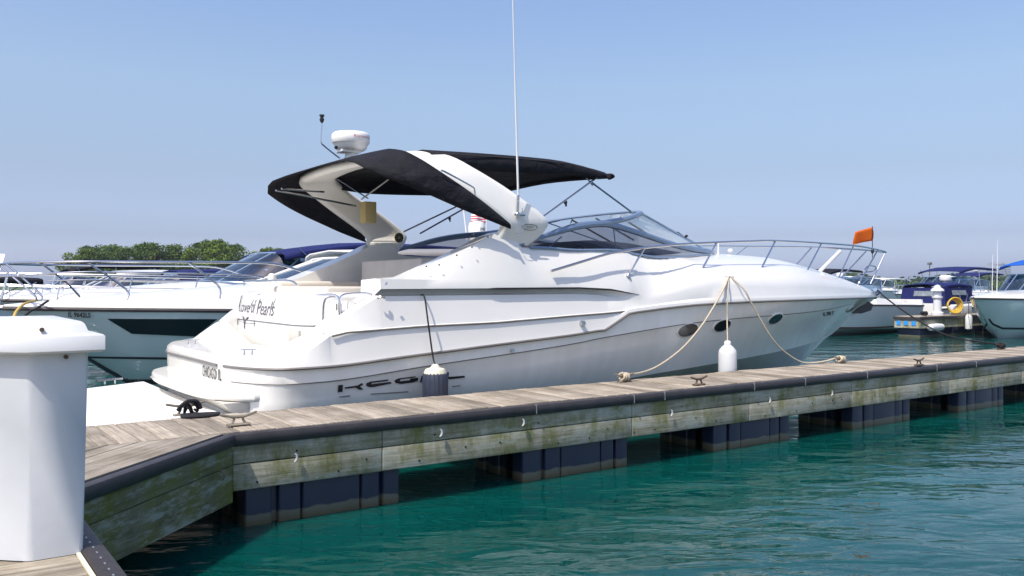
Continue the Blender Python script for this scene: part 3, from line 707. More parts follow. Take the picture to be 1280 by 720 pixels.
mb = MB(); c = P(499, 297, 11.545); mb.lathe([(.072, -.004), (.072, .02)], c, 20, 'y'); obj('speaker_ring', mb, M['yellowed'], arch)
c = P(459, 266, 11.28); mb = MB(); mb.box(c.x - .09, c.x + .09, c.y - .12, c.y + .06, c.z - .15, c.z + .15, .01); obj('lamp_box', mb, M['yellowed'], arch)
# radar dome
rd = Vector((4.52, YC, 3.36))
mb = MB(); mb.lathe([(.10, -.06), (.085, .0), (.07, .06), (.08, .11)], rd, 20); mb.box(rd.x - .16, rd.x + .10, rd.y - .09, rd.y + .09, rd.z + .075, rd.z + .11, .01)
rad = obj('radar', mb, M['radar'], my)
mb = MB(); mb.lathe([(.10, .105), (.165, .112), (.195, .135), (.205, .175), (.222, .195), (.228, .20), (.228, .205), (.232, .21), (.235, .26), (.232, .30), (.21, .325), (.12, .34), (0, .342)], rd, 36); obj('dome', mb, M['radar'], rad, ang=40)
mb = MB()
def rdm(s, t): a = R(-105 + 62 * s); return rd + Vector((.2375 * math.cos(a), .2375*math.sin(a), .235 + .045*t))
lettering("Raymarine", rdm, mb); obj('brand_lettering', mb, M['redletter'], rad)
mb = MB(); mb.lathe([(.018, -.02), (.022, 0), (.0, .006)], P(420, 184.5, 9.68), 10, 'y'); obj('plug', mb, M['blkplast'], rad)
mb = MB(); q1 = P(425, 198, 10.3); q2 = P(406, 183, 10.3); q3 = P(401.5, 176, 10.3); q4 = P(402.5, 152, 10.3)
mb.tube(smooth([q1, q2, q3, q4], 5), .010, 8); ml = obj('light_staff', mb, M['steel'], my)
mb = MB(); mb.lathe([(.012, -.02), (.022, .0), (.03, .02), (.03, .03), (.022, .032), (.022, .065), (.032, .067), (.032, .085), (.0, .09)], q4, 12); obj('anchor_light', mb, M['blkplast'], ml)
# VHF antenna
a0 = P(648, 252, 8.05); a1 = P(640.5, -20, 8.05); mb = MB()
mb.tube([a0 + (a1-a0)*k/10 for k in range(11)], [.013]*3 + [.011]*3 + [.008]*5, 8); an = obj('antenna', mb, M['white'], my)
mb = MB(); mb.tube([P(646.5, 272, 8.07), a0 + (a1-a0)*.03], [.017, .017], 8); mb.ball(P(647, 268, 8.05), .035, .03, .03); mb.tube([P(643, 268, 8.05), P(656, 269, 8.05)], .012, 8)
mb.tube(smooth([P(641, 282, 8.07), P(645, 291, 8.06), P(651, 291, 8.06), P(655, 280, 8.06), P(653, 260, 8.06)], 5), .004, 5)
obj('antenna_mount', mb, M['steel'], an)

# aft canopy
E = [P(638, 286, 8.03), P(600, 271, 8.06), P(570, 258.5, 8.1), P(535, 243, 8.14), P(505, 230, 8.2), P(480, 219.5, 8.28), P(458, 211, 8.38)]
U = [Vector(v) for v in ((5.60, 8.055, 2.52), (5.33, 8.07, 2.70), (5.06, 8.10, 2.87), (4.76, 8.16, 3.05), (4.60, 8.26, 3.17), (4.5, 8.42, 3.265), (4.46, 8.6, 3.31))]
def strip(e, u): return [e.lerp(u, f) + Vector((0, -.03 * math.sin(PI*f), .0)) for f in (0, .25, .5, .75, 1)]
rows = [strip(e, u) for e, u in zip(smooth(E, 4), smooth(U, 4))]
Rr = [(3.95, 8.55, 3.12), (3.94, 8.75, 3.165), (3.95, 9.2, 3.185), (3.97, 9.9, 3.195)]
Ar = [(4.46, 8.75, 3.335), (4.50, 8.95, 3.355), (4.52, 9.3, 3.37), (4.54, 9.9, 3.38)]
def mir(v): return Vector((v[0], 2*YC - v[1], v[2]))
rows += [[Vector(a).lerp(Vector(b), f) + Vector((0, 0, .012*math.sin(PI*f))) for f in (0, .25, .5, .75, 1)] for a, b in zip(Rr, Ar)]
rows += [[mir(p) for p in r] for r in rows[:-1][::-1]]
mb = MB(); mb.loft(rows); ac = obj('aft_canopy', mb, M['blk'], my, ang=60, solid=.014)
# canopy top panel forward over the arch crossbeam (front canopy)
rows = []
for k in range(15):
    f = k / 14; X = 4.80 + f * 2.66
    zc = tab([(0, 3.345), (.3, 3.37), (.65, 3.385), (.85, 3.35), (1, 3.29)], f); sk = tab([(0, .10), (.3, .17), (.65, .15), (.9, .08), (1, .03)], f); w = tab([(0, 1.50), (.5, 1.53), (1, 1.45)], f)
    pr = [(-w - .01, zc - .07 - sk), (-w - .012, zc - .07 - sk*.5), (-w, zc - .07), (-w + .06, zc - .035), (-w + .2, zc - .01), (-w*.5, zc + .0), (0, zc + .01)]
    pr = pr + [(-a, b) for a, b in pr[:-1][::-1]]
    rows.append([Vector((X + (.06 if f == 1 else 0) * (1 - abs(a) / w) + .0, YC + a, b)) for a, b in pr])
mb = MB(); mb.loft(rows); fc = obj('front_canopy', mb, M['blk'], my, ang=60, solid=.014)
mb = MB(); mb.tube(smooth([Vector((7.46, YC - 1.46, 3.2)), Vector((7.48, YC - 1.40, 3.225)), Vector((7.51, YC, 3.29)), Vector((7.48, YC + 1.40, 3.225)), Vector((7.46, YC + 1.46, 3.2))], 5), .034, 8); obj('canopy_front_roll', mb, M['blk'], fc)
seam = mat('canvas_seam', (.03, .03, .036), .8)
for sgn in (-1, 1):
    mb = MB(); mb.tube([Vector((4.85 + i*.1, YC + sgn*(1.535 - .0), tab([(0, 3.345), (.3, 3.37), (.65, 3.385), (.85, 3.35), (1, 3.29)], (i*.1+.05)/2.66) - .068)) for i in range(26)], .005, 5); obj('seam', mb, seam, fc)
mb = MB()
for s in (1, -1):
    g = (lambda v: v) if s == 1 else mir
    mb.tube([g(P(746, 222, 8.5)), g(P(679, 271, 8.15))], .013, 8); mb.tube([g(P(738, 227, 8.5)), g(P(792, 267, 8.72))], .013, 8)
    mb.tube([g(P(733, 222, 8.52)), g(P(741, 232, 8.5))], .011, 8)
    mb.tube([g(P(525, 292, 11.4)), g(P(585, 258, 10.9))], .013, 8) if s == 1 else None
mb.tube([P(345, 238, 11.0), P(445, 257.5, 11.3)], .014, 8); mb.tube([P(352, 236, 10.9), P(405, 240, 11.1)], .014, 8)
mb.tube([P(452, 249, 11.3), P(486, 224, 10.7)], .012, 8); mb.tube([P(422, 224, 11.1), P(460, 248, 11.25)], .010, 8)
obj('canopy_frame', mb, M['steel'], my)
mb = MB()
for q in (P(707, 253, 8.28), P(562, 273, 11.1)): mb.ball(q, .022, .022, .03); mb.tube([q, q + Vector((.01, 0, -.05))], .012, 6)
obj('frame_knobs', mb, M['blkplast'], my)

# windscreen
sb = [Vector(v) for v in ((5.83, 8.17, 2.245), (6.25, 8.19, 2.25), (6.72, 8.2, 2.262), (7.47, 8.3, 2.255), (8.0, 8.48, 2.225), (8.6, 8.62, 2.205), (9.32, 8.81, 2.185), (9.7, 8.95, 2.25), (10.09, 9.1, 2.32))]
for v in sb[2:]: v.z = max(deck_z(v.x, YC - v.y) + .018, v.z - .05) if v.x < 7.6 else deck_z(v.x, YC - v.y) + .018
st = [Vector(v) for v in ((5.82, 8.17, 2.26), (6.29, 8.25, 2.40), (6.84, 8.35, 2.535), (7.37, 8.5, 2.60), (7.74, 8.6, 2.59), (8.39, 8.75, 2.505), (9.1, 8.9, 2.395), (9.6, 9.0, 2.345), (10.09, 9.1, 2.32))]
ws = bpy.data.objects.new('windscreen', None)
fr = MB()
for g in ((lambda v: v), mir):
    S = [g(v) for v in smooth(sb, 4)]; T_ = [g(v) for v in smooth(st, 4)]
    fr.tube(T_, [min(.036, .010 + .004*i_) for i_ in range(len(T_))], 8, flat=1.2); fr.tube(S[2:], .017, 8)
    fr.tube([g(v) for v in smooth([Vector((7.35, 8.5, 2.6)), Vector((7.9, 8.62, 2.69)), Vector((8.22, 8.70, 2.77)), Vector((8.42, 8.85, 2.82)), Vector((8.55, 9.2, 2.86)), Vector((8.65, 9.9, 2.88))], 5)], [.036]*14 + [.026]*4 + [.018]*8, 8)
bot = [(7.74, 8.6, 2.585), (8.39, 8.75, 2.5), (9.1, 8.9, 2.39), (10.09, 9.1, 2.32), (10.6, 9.45, 2.335), (10.78, 9.9, 2.34)]
fr.tube(smooth([Vector(bot[3]), Vector(bot[4]), Vector(bot[5]), mir(bot[4]), mir(bot[3])], 5), .02, 8)
for a, b in (((8.40, 8.82, 2.81), (10.05, 9.12, 2.33)),): fr.tube([a, b], .012, 6); fr.tube([mir(a), mir(b)], .012, 6)
wsf = obj('windscreen_frame', fr, M['alu'], my)
mb = MB()
for g in ((lambda v: v), mir):
    S = [g(v) for v in smooth(sb, 4)]; T_ = [g(v) for v in smooth(st, 4)]
    mb.loft([[a, b] for a, b in zip(S, T_)])
obj('side_glass', mb, M['glassd'], wsf, ang=60)
mb = MB(); top = [(7.6, 8.58, 2.6), (7.9, 8.62, 2.68), (8.2, 8.68, 2.76), (8.42, 8.82, 2.82), (8.57, 9.3, 2.865), (8.65, 9.9, 2.88)]
tt = smooth([Vector(v) for v in top], 4); bb = smooth([Vector(v) for v in bot], 4)
tt += [mir(v) for v in tt[:-1][::-1]]; bb += [mir(v) for v in bb[:-1][::-1]]
mb.loft([[a, b] for a, b in zip(tt, bb)]); obj('front_glass', mb, M['glass'], wsf, ang=60)
mb = MB(); mb.tube([P(847, 290, 9.1), P(856, 297, 9.1), P(886, 315, 9.2)], .009, 6); mb.ball(P(858, 295, 9.1), .03, .02, .02)
for (x1, x2) in ((8.75, 10.5), (8.75, 9.9)): pass
obj('wiper', mb, M['blkplast'], wsf)
mb = MB()
for (a, b) in ((P(715, 275, 10.4), P(768, 305, 9.4)), (P(745, 273, 10.4), P(792, 300, 9.6)), (P(775, 271, 10.0), P(815, 296, 9.4))): mb.tube([a, b], .014, 6)
obj('canopy_struts', mb, M['blkplast'], my)
mb = MB(); mb.tube([P(712, 283, 10.6), P(716, 272, 10.6)], .01, 6); mb.tube([P(770, 312, 8.6), P(767, 287, 8.6)], .008, 6); mb.tube([P(687, 308, 8.25), P(702, 296, 8.3)], .007, 6)
obj('window_posts', mb, M['alu'], wsf)

# bow rail
bowtop = [P(689, 339, 7.98), P(725, 328, 8.0), P(762, 317, 8.06), P(800, 310.5, 8.15), P(842, 306, 8.28), P(896, 303, 8.42), P(940, 301.5, 8.6), P(970, 301, 8.75), P(1028, 304, 9.1), P(1068, 307, 9.45), P(1095, 311.5, 9.75)]
tip = P(1107, 315.5, YC)
railp = smooth(bowtop + [tip] + [mir(v) for v in bowtop[::-1]][:-1], 5)
mb = MB(); mb.tube(railp, .0165, 8); br = obj('bow_rail', mb, M['steel'], my)
for f_, t_ in (((785, 345, 8.08), (805, 311, 8.17)), ((872, 347, 8.25), (896, 303, 8.42)), ((946, 347, 8.5), (969, 301.5, 8.75)), ((1004, 348, 8.85), (1027, 304, 9.1)), ((1047, 350, 9.3), (1067, 307, 9.45)), ((1074, 354, 9.65), (1097, 313, 9.78))):
    for g in ((lambda v: v), mir):
        mb = MB(); mb.tube([g(P(*f_)), g(P(*t_))], .0135, 8); mb.lathe([(.035, -.01), (.03, .012), (.018, .03)], g(P(*f_)), 10); obj('stanchion', mb, M['steel'], br)
mb = MB(); mb.tube([P(1088, 355, 9.9), P(1106, 317, 9.9)], .0135, 8)
mb.tube(smooth([P(1080, 338, 9.75), P(1086, 332, 9.8), P(1095, 334, 9.9), P(1091, 339, 10.0), P(1082, 340, 10.05)], 4), .011, 6); obj('pulpit_loop', mb, M['steel'], br)
fs0, fs1 = P(1090.5, 322, 9.85), P(1090.5, 283, 9.85)
mb = MB(); mb.tube([fs0, fs1], .008, 6); mb.ball(P(1090.5, 314, 9.85), .03, .03, .05); fst = obj('flag_staff', mb, M['blkplast'], br)
rows = []
for i in range(9):
    f = i / 8; r_ = []
    for j in range(7):
        h = j / 6
        px = 1090.5 - 23 * f + 1.5*math.sin(3*h + 2*f); py = (284 + 17 * h) + f * (4.5 - 1*h) + f*f*(1.5)
        r_.append(P(px, py, 9.85 + .05 * math.sin(5*f + 1.6*h) * f))
    rows.append(r_)
mb = MB(); mb.loft(rows); obj('flag', mb, M['orange'], fst, ang=80, solid=.002)
# deck hardware
mb = MB(); mb.tube([P(898, 318, 9.5), P(898, 303, 9.5)], [.02, .012], 8); mb.ball(P(913, 317, 9.8) + Vector((0, 0, .05)), .05, .05, .035); obj('deck_light', mb, M['white'], my)
mb = MB(); mb.tube([P(1024, 340, 9.7), P(1050, 314, 9.75)], .035, 8); obj('anchor_shank', mb, M['white'], my)
HC = P(911, 348, 8.17); deck_cleat(HC - Vector((0, 0, .03)), .20)
mb = MB()
mb.tube(smooth([P(1094, 362, 9.85), P(1100, 366, 9.9), P(1093, 372, 9.9)], 4), .04, 8); obj('anchor_roller', mb, M['steel'], my)
mb = MB(); pts = [P(1066, 391.5, 9.82), P(1086, 377, 9.8), P(1092, 381, 9.8), P(1089, 388, 9.8), P(1077, 392, 9.8)]
mb.prism(pts, (0, .12, 0)); obj('anchor', mb, M['blkplast'], my)
# portholes
def porthole(px, py, w, h, slant=0):
    c = on_hull(px, py, 0); e = .1
    dXv = (Vector((c.x + e, YC - hull_b(c.x + e, c.z), c.z)) - Vector((c.x - e, YC - hull_b(c.x - e, c.z), c.z))).normalized()
    dZv = (Vector((c.x, YC - hull_b(c.x, c.z + .06), c.z + .06)) - Vector((c.x, YC - hull_b(c.x, c.z - .06), c.z - .06))).normalized()
    n = dXv.cross(dZv).normalized()
    if n.y > 0: n = -n
    def ell(k, o, seg=28): return [c + n*o + dXv*(w*k*math.cos(2*PI*i/seg) + slant*h*k*math.sin(2*PI*i/seg)) + dZv*(h*k*math.sin(2*PI*i/seg)) for i in range(seg)]
    mb = MB(); mb.loft([ell(1.28, -.01), ell(1.26, .004), ell(1.15, .010), ell(1.05, .010), ell(1.0, .003), ell(1.0, -.012)], True)
    f = obj('porthole', mb, M['steel'] if False else M['hull'], my, ang=30)
    mb = MB(); mb.tube(ell(1.03, .009, 28) + [ell(1.03, .009, 28)[0]], .006, 6); obj('ring', mb, M['line'], f)
    mb = MB(); vs = ell(1.0, .004); mb.face([mb.b.verts.new(v) for v in vs]); obj('pane', mb, M['darkglass_flat'], f, ang=0)
porthole(859.5, 412.5, .185, .085, .35); porthole(902.5, 407, .175, .085, .3); porthole(969, 398.5, .175, .085, .3); porthole(1063, 386.5, .17, .07, .5)
# maker's lettering on the hull: strokes
mb = MB()
def hs(pts, r=1.0):                                     # filled polygon laid on hull, in survey coordinates
    top = [on_hull(a, b, .012) for a, b in pts]; mb.prism(top, (0, .011, 0))
k = -.118
def sk(x, y): return (x, 0) if False else (x, y + k * (x - 423))
def sp_(*pts): hs([sk(*p) for p in pts])
sp_((422.5, 481.5), (428, 481.5), (427.5, 490), (422, 490))
sp_((431, 485.0), (447, 484.6), (452, 482.2), (453.5, 484.3), (449, 486.0), (453.5, 490.2), (449, 490.2), (444, 486.8), (431, 486.8))
sp_((458, 483.0), (463, 481.6), (485, 481.6), (484, 483.2), (464, 483.4), (463, 485.0), (488, 485.0), (489, 483.0+3.8), (466, 488.8), (461, 488.2), (457.5, 486))
sp_((493, 483.5), (498, 481.8), (519, 481.6), (518.5, 482.8), (500, 483.2), (499, 485.6), (512, 485.8), (513, 483.8), (522, 483.8), (522, 487.2), (516, 488.8), (500, 489.0), (494, 487))
sp_((524.5, 489.5), (527, 482.0), (531, 481.5), (545, 481.6), (550, 489.5), (546, 489.5), (543, 486.8), (530, 486.8), (528.5, 489.5))
sp_((556, 481.5), (560.5, 481.5), (560, 487.2), (580, 488.2), (580.5, 490.4), (562, 490.4), (556.5, 488.5))
obj('maker_lettering', mb, M['letter'], my, ang=0)
mb = MB()
for pts in (((463, 492.5), (510, 489.5)), ((424, 496), (437, 494.6)), ((565, 483), (575, 481.8))):
    a, b = on_hull(*pts[0], .006), on_hull(*pts[1], .006); mb.tube([a, b], .005, 5)
obj('hull_stripe', mb, M['line'], my)
mb = MB(); lettering("CHICAGO IL", lambda s, t: (lambda q: q + Vector((-.012, -.004, 0)))(Vector((0, 0, 0)) + PX(265 + 20 * s, 0, 2.645) * Vector((1, 1, 0)) if False else Vector((2.597, 9.42 - .62*s, .838 + .118*t))), mb, 0, .016)
for v in mb.b.verts:
    b_ = YC - v.co.y
    X_ = 2.60
    while X_ < 3.2 and tab(HB, X_) - .02 < b_: X_ += .004
    v.co.x = X_ - .012
obj('hailing_port_lettering', mb, M['letter'], my, ang=0)
mb = MB(); lettering("IL 398 T", lambda s, t: on_hull(1029 + 13*s, 395.5 - 5*t - 1.5*s, .006), mb, 0, .03); obj('registration_lettering', mb, M['letter'], my, ang=0)
for (px, py, r) in ((727, 404, .032), (639, 438, .022)):
    mb = MB(); c = on_hull(px, py, 0) if py > 420 else P(px, py, YC - 1.985); mb.lathe([(r, -.03), (r, .02), (r*.6, .024)], c + Vector((0, -.012, 0)), 14, 'y'); obj('fitting', mb, M['steel'], my)
mb = MB()
for (px, py, yy) in ((592, 293, 8.12), (610, 296, 8.1), (590, 309, 8.06), (571, 319, 8.05), (549, 331, 8.02), (533, 333, 8.02)): mb.ball(P(px, py, yy), .010)
obj('canvas_snaps', mb, M['galvd'], my)
mb = MB(); mb.tube(smooth([P(472, 373, 7.98), P(476, 371, 7.96), P(480, 372, 7.98)], 3), .014, 6); mb.tube([P(482, 356, 7.93), P(484, 353, 7.93)], .01, 6); obj('fairlead', mb, M['steel'], my)

# ------------------------------------------------------------------ ropes and fenders
def rope(name, pts, r, m, label, n=8):
    mb = MB(); pp = smooth(pts, n); mb.tube(pp, r, 8); o = obj(name, mb, m, None, ang=60, loc=tuple(pp[-1])); return tag(o, label, 'rope')
def wrap(c, n, m, r=.012, w=.06, h=.05):
    mb = MB(); pts = []
    for i in range(n * 14):
        a = 2*PI*i/14; f = i/(n*14)
        pts.append(Vector(c) + Vector(((w*(2*f-1)) * math.cos(a*.37) + .035*math.sin(a*.5), .045*math.cos(a), h + .045*math.sin(a)*(1-.3*f))))
    return pts
hc = HC + Vector((0, 0, .03))
def join_rope(name, pts, wr, r, m, label):
    mb = MB(); pp = smooth(pts, 8); mb.tube(pp, r, 8); mb.tube(wr, r, 8); return tag(obj(name, mb, m, None, ang=60, loc=tuple(wr[0])), label, 'rope')
join_rope('mooring_rope', [hc, P(906, 358, 8.03), P(893, 382, 7.88), P(875, 410, 7.8), P(851, 437, 7.7), P(820, 459, 7.6), P(793, 467.5, 7.5), P(778, 466, 7.46)], wrap(CA + Vector((0, 0, .01)), 5, 0), .0125, M['rope'], 'cream spring line sagging from hull cleat to the knotted cleat left of the white fender')
join_rope('mooring_rope', [hc + Vector((.03, 0, 0)), P(930, 362, 8.0), P(940, 380, 7.95), P(963, 420, 7.85), P(980, 439, 7.8), P(1003, 453, 7.72), P(1026, 452.5, 7.6), P(1044, 448, 7.5)], wrap(CB + Vector((0, 0, .01)), 4, 0), .0115, M['rope'], 'cream bow line sagging from hull cleat to the cleat right of the white fender')
join_rope('mooring_rope', [P(1096, 362, 9.85), P(1112, 376, 9.4), P(1150, 402, 8.7), P(1190, 421, 8.0), CD + Vector((-.05, .0, .09))], wrap(CD + Vector((0, 0, .01)), 4, 0, h=.06), .014, M['ropeb'], 'black line from the cruiser bow tip to the far right dock cleat')
mb = MB(); c2 = cl2 + Vector((.02, 0, 0))
mb.tube([Vector((v.x, v.y*.6 + c2.y*.4, v.z)) for v in wrap(c2, 3, 0, w=.06, h=.06)], .011, 8)
mb.tube(smooth([c2 + Vector((-.09, -.02, .05)), c2 + Vector((-.06, -.05, .1)), c2 + Vector((.0, -.04, .125)), c2 + Vector((.07, -.03, .11)), c2 + Vector((.10, -.03, .05))], 5), .017, 8)
for k in range(7): 
    rr = .155 - k*.02; mb.tube([c2 + Vector((.06 + rr*math.cos(a), -.17 + .55*rr*math.sin(a), .014)) for a in [2*PI*i/30 for i in range(31)]], .014, 6)
mb.lathe([(.15, .0), (.155, .012), (.13, .02)], c2 + Vector((.06, -.17, 0)), 24) if False else None
tag(obj('mooring_rope', mb, M['ropeb'], None, loc=tuple(c2)), 'black rope coiled flat and knotted on the cleat nearest the swim platform', 'rope')
fb_ = thing('boat_fender', 'blue-black ribbed fender with cream cap hanging over the maker lettering', 'fender', tuple(P(544, 480, 7.72)))
cy = 7.73; c = P(544, 480, cy); mb = MB()
rows = []
for z, r in ((-.38, .04), (-.36, .09), (-.30, .128), (.04, .135), (.10, .128), (.125, .115)):
    rows.append([c + Vector(((r - .006*(i % 2))*math.cos(2*PI*i/40), (r - .006*(i % 2))*math.sin(2*PI*i/40), z)) for i in range(40)])
mb.loft(rows, True, True); obj('body', mb, M['fendb'], fb_)
mb = MB(); mb.lathe([(.12, .10), (.119, .12), (.10, .155), (.05, .17), (.03, .20), (.02, .205)], c, 24); obj('cap', mb, M['cream'], fb_)
mb = MB(); mb.tube(smooth([c + Vector((0, 0, .2)), P(541, 445, 7.87), P(535, 402, 7.85), P(530.5, 371, 7.98), P(525, 369.5, 8.1)], 5), .009, 6); obj('line', mb, M['ropeb'], fb_)
c = P(909.5, 447, 7.74); ff = thing('boat_fender', 'white cylindrical fender hanging beside the second porthole', 'fender', tuple(c))
rows = []
for z, r in ((-.42, .03), (-.38, .10), (-.32, .122), (.05, .122), (.10, .112), (.15, .07), (.165, .045), (.21, .042), (.225, .03)):
    rows.append([c + Vector(((r - .004*(i % 2))*math.cos(2*PI*i/40), (r - .004*(i % 2))*math.sin(2*PI*i/40), z)) for i in range(40)])
mb = MB(); mb.loft(rows, True, True); obj('body', mb, M['white'], ff)
mb = MB(); mb.tube(smooth([c + Vector((0, 0, .21)), P(909, 400, 7.9), P(909.5, 372, 7.92), P(910.5, 357, 8.04), hc], 6), .009, 6); obj('line', mb, M['rope'], ff)

# ------------------------------------------------------------------ other boats
def cruiser(label, loc, rotz, L_=10, bh=.55, B=3.4, fb=1.35, hullm='pale', wsx=.60, wsh=.55, crown=.45, roof='bimini', canv='navy', stripe='boot', cat='motorboat', rail=True, dome=False, arch_=False, rubm='rub', glassm='glassb', transom=.0, group=None, cabin=.0):
    b = thing('motorboat', label, cat, (0, 0, 0), 0, group)
    def hbx(f): return B/2 * tab([(0, .90), (.15, .97), (.4, 1), (.6, .95), (.75, .78), (.88, .46), (.96, .18), (1, .015)], f)
    def stem(z): return L_ * (1 - .17 * (1 - min(1, max(-.2, z/fb))))
    rows = []; n = 34
    for i in range(n + 1):
        f = 1 - (1 - i/n) ** 1.25; X = L_ * f
        hb = hbx(f); zs = fb * (.86 + .14 * f) 
        zk = -.35 if X < L_*.80 else -.35 + (zs + .35) * ((X - L_*.80) / (L_*.20)) ** .95
        ch = min(zs - .02, max(.08 + .2*f, zk + .01)); bc = hb * tab([(0, .86), (.5, .84), (.75, .62), (.9, .25), (1, .1)], f)
        if zk > .1 + .2*f: bc *= .3
        pts = [(0, zk), (bc, ch), (bc + (hb-bc)*.5, ch + (zs-ch)*.42), (hb - .02, ch + (zs - ch)*.9), (hb, zs)]
        rows.append([Vector((X, -bb_, z)) for bb_, z in pts[::-1]] + [Vector((X, bb_, z)) for bb_, z in pts[1:]])
    mb = MB(); mb.loft(rows); mb.b.verts.ensure_lookup_table(); mb.face([mb.b.verts[i] for i in range(len(rows[0]))])
    hl = obj('hull', mb, M[hullm], b, ang=40)
    mb = MB()
    for s in (-1, 1): mb.tube([Vector((r_[0].x, s * (abs(r_[0].y) + .006), r_[0].z - .0)) for r_ in rows], .022, 6, flat=1.6)
    obj('rub_rail', mb, M[rubm], b)
    mb = MB()
    for s in (-1, 1):
        r2 = []
        for i in range(n - 4):
            r_ = rows[i]; a, c = r_[3], r_[2]; f = max(.0, min(.8, (.16 - a.z) / max(.01, c.z - a.z)))
            r2.append([Vector((r_[0].x, s*(abs(a.y + (c.y-a.y)*f_)+.012), a.z + (c.z-a.z)*f_)) for f_ in (f, min(1, f + .16))])
        mb.loft(r2)
    obj('boot_stripe', mb, M[stripe], hl)
    # deck
    cp = wsx - .13                                       # cockpit from stern to here
    rows = []
    fs = sorted(set([0, .05, .1, .2, .3, .4, cp - .001, cp + .001] + [cp + .02 + (1 - cp - .02)*i/16 for i in range(17)]))
    for f in fs:
        hb = hbx(f); zs = fb * (.86 + .14*f)
        cr = crown * tab([(0, .5), (wsx, 1), (.85, .5), (1, .02)], f) if f > cp else 0
        if f > cp:
            pts = [(hb, zs), (hb*.985, zs + .05)] + [(hb*.96*math.cos(a), zs + .05 + cr * math.sin(a)) for a in [PI/2*k/6 for k in range(1, 7)]]
        else:
            hz = zs + .05 + crown*.45*f/cp
            pts = [(hb, zs), (hb*.985, zs + .05), (hb*.93, hz), (hb*.80, hz), (hb*.79, .55), (hb*.5, .55), (hb*.2, .55), (0, .55)]
        rows.append([Vector((f*L_, -y, z)) for y, z in pts] + [Vector((f*L_, y, z)) for y, z in pts[::-1][1:]])
    mb = MB(); mb.loft(rows); tr = [Vector((0, y, z)) for y, z in ((-B*.45, fb*.86), (B*.45, fb*.86), (B*.43, fb*.86 + .25), (-B*.43, fb*.86 + .25))]
    mb.prism(tr, (.12, 0, 0)); obj('deck', mb, M['gel'], b, ang=40)
    mb = MB(); mb.box(L_*.05, L_*.2, -B*.3, B*.3, .5, fb + .05, .05); mb.box(L_*(cp-.12), L_*(cp-.05), -B*.32, -B*.05, .5, fb + .45, .05); mb.box(L_*(cp-.12), L_*(cp-.05), B*.05, B*.32, .5, fb + .45, .05); obj('seats', mb, M['beige'], b)
    # windscreen
    zb = fb * (.86 + .14*wsx) + .05 + crown; xb = L_ * (wsx + .07); xt = L_ * (wsx - .04); xa = L_ * (wsx - .20); w = B*.5
    base = [(xa, w*.86, zb - crown*.45), (L_*(wsx-.08), w*.84, zb - crown*.35), (L_*(wsx+.02), w*.62, zb - crown*.12), (xb - .1, w*.28, zb - .02), (xb, 0, zb)]
    topc = [(xa - .1, w*.80, zb + wsh*.70), (L_*(wsx-.13), w*.76, zb + wsh*.95), (xt - .25, w*.60, zb + wsh), (xt - .06, w*.3, zb + wsh*1.03), (xt, 0, zb + wsh*1.04)]
    bs = smooth(base, 4); tp = smooth(topc, 4); fl = lambda v: Vector((v[0], -v[1], v[2]))
    bs = bs + [fl(v) for v in bs[:-1][::-1]]; tp = tp + [fl(v) for v in tp[:-1][::-1]]
    mb = MB(); mb.loft([[p_, q_] for p_, q_ in zip(bs, tp)]); 
    fr = MB(); fr.tube(tp, .03, 6); fr.tube(bs, .022, 6)
    for k in (0, 6, 11, 16, 21, 26, 32): fr.tube([bs[k], tp[k]], .022, 6)
    wf_ = obj('windscreen', fr, M['gel' if roof == 'hardtop' else 'alu'], b); obj('glass', mb, M[glassm], wf_, ang=60)
    zt = zb + wsh
    if roof in ('bimini', 'enclosure', 'hardtop'):
        x1 = xt - .1; x0 = L_*(.12 if roof != 'hardtop' else .18); hz = zt + (bh if roof == 'bimini' else .12)
        rows = []
        for i in range(9):
            f = i/8; X = x0 + (x1-x0)*f; z = hz + .07*math.sin(PI*f) - (.40 if roof == 'bimini' else .0)*max(0, f-.6)**1.2 * 1.6
            ww = w * (.80 if roof != 'hardtop' else tab([(0, .7), (.5, .86), (1, .62)], f))
            pr = [(-ww, z - .16), (-ww*.97, z - .05), (-ww*.8, z), (0, z + .04), (ww*.8, z), (ww*.97, z - .05), (ww, z - .16)]
            rows.append([Vector((X, y, zz)) for y, zz in pr])
        mb = MB(); mb.loft(rows); cn = obj('canopy' if roof != 'hardtop' else 'hardtop', mb, M[canv] if roof != 'hardtop' else M['gel'], b, ang=50, solid=.03)
        fr = MB()
        for s in (-1, 1):
            for xx in (x0 + .2, (x0+x1)/2, x1 - .3): fr.tube([(xx, s*w*.8, hz - .1), ((x0+x1)/2 + (xx - (x0+x1)/2)*.4, s*w*.88, fb*.95)], .015, 6)
        obj('canopy_frame', fr, M['steel'], cn)
        if roof == 'enclosure':
            for s in (-1, 1):
                mb = MB(); mb.prism([(x0, s*w*.82, hz - .12), (x1 - .1, s*w*.82, hz - .12), (x1 - .1, s*w*.86, fb + .12), (x0 - .1, s*w*.88, fb + .05)], (0, -s*.015, 0)); e_ = obj('side_curtain', mb, M[canv], b, ang=0)
                mb = MB(); xm, xn = x0 + (x1-x0)*.22, x0 + (x1-x0)*.72; mb.prism([(xm, s*(w*.83 + .012), hz - .22), (xn, s*(w*.83 + .012), hz - .22), (xn, s*(w*.86 + .012), fb + .45), (xm, s*(w*.86 + .012), fb + .45)], (0, -s*.006, 0)); obj('clear_panel', mb, M['clearvinyl'], e_, ang=0)
            mb = MB(); mb.prism([(x0, -w*.82, hz - .12), (x0, w*.82, hz - .12), (x0 - .1, w*.88, fb + .05), (x0 - .1, -w*.88, fb + .05)], (.015, 0, 0)); e_ = obj('back_curtain', mb, M[canv], b, ang=0)
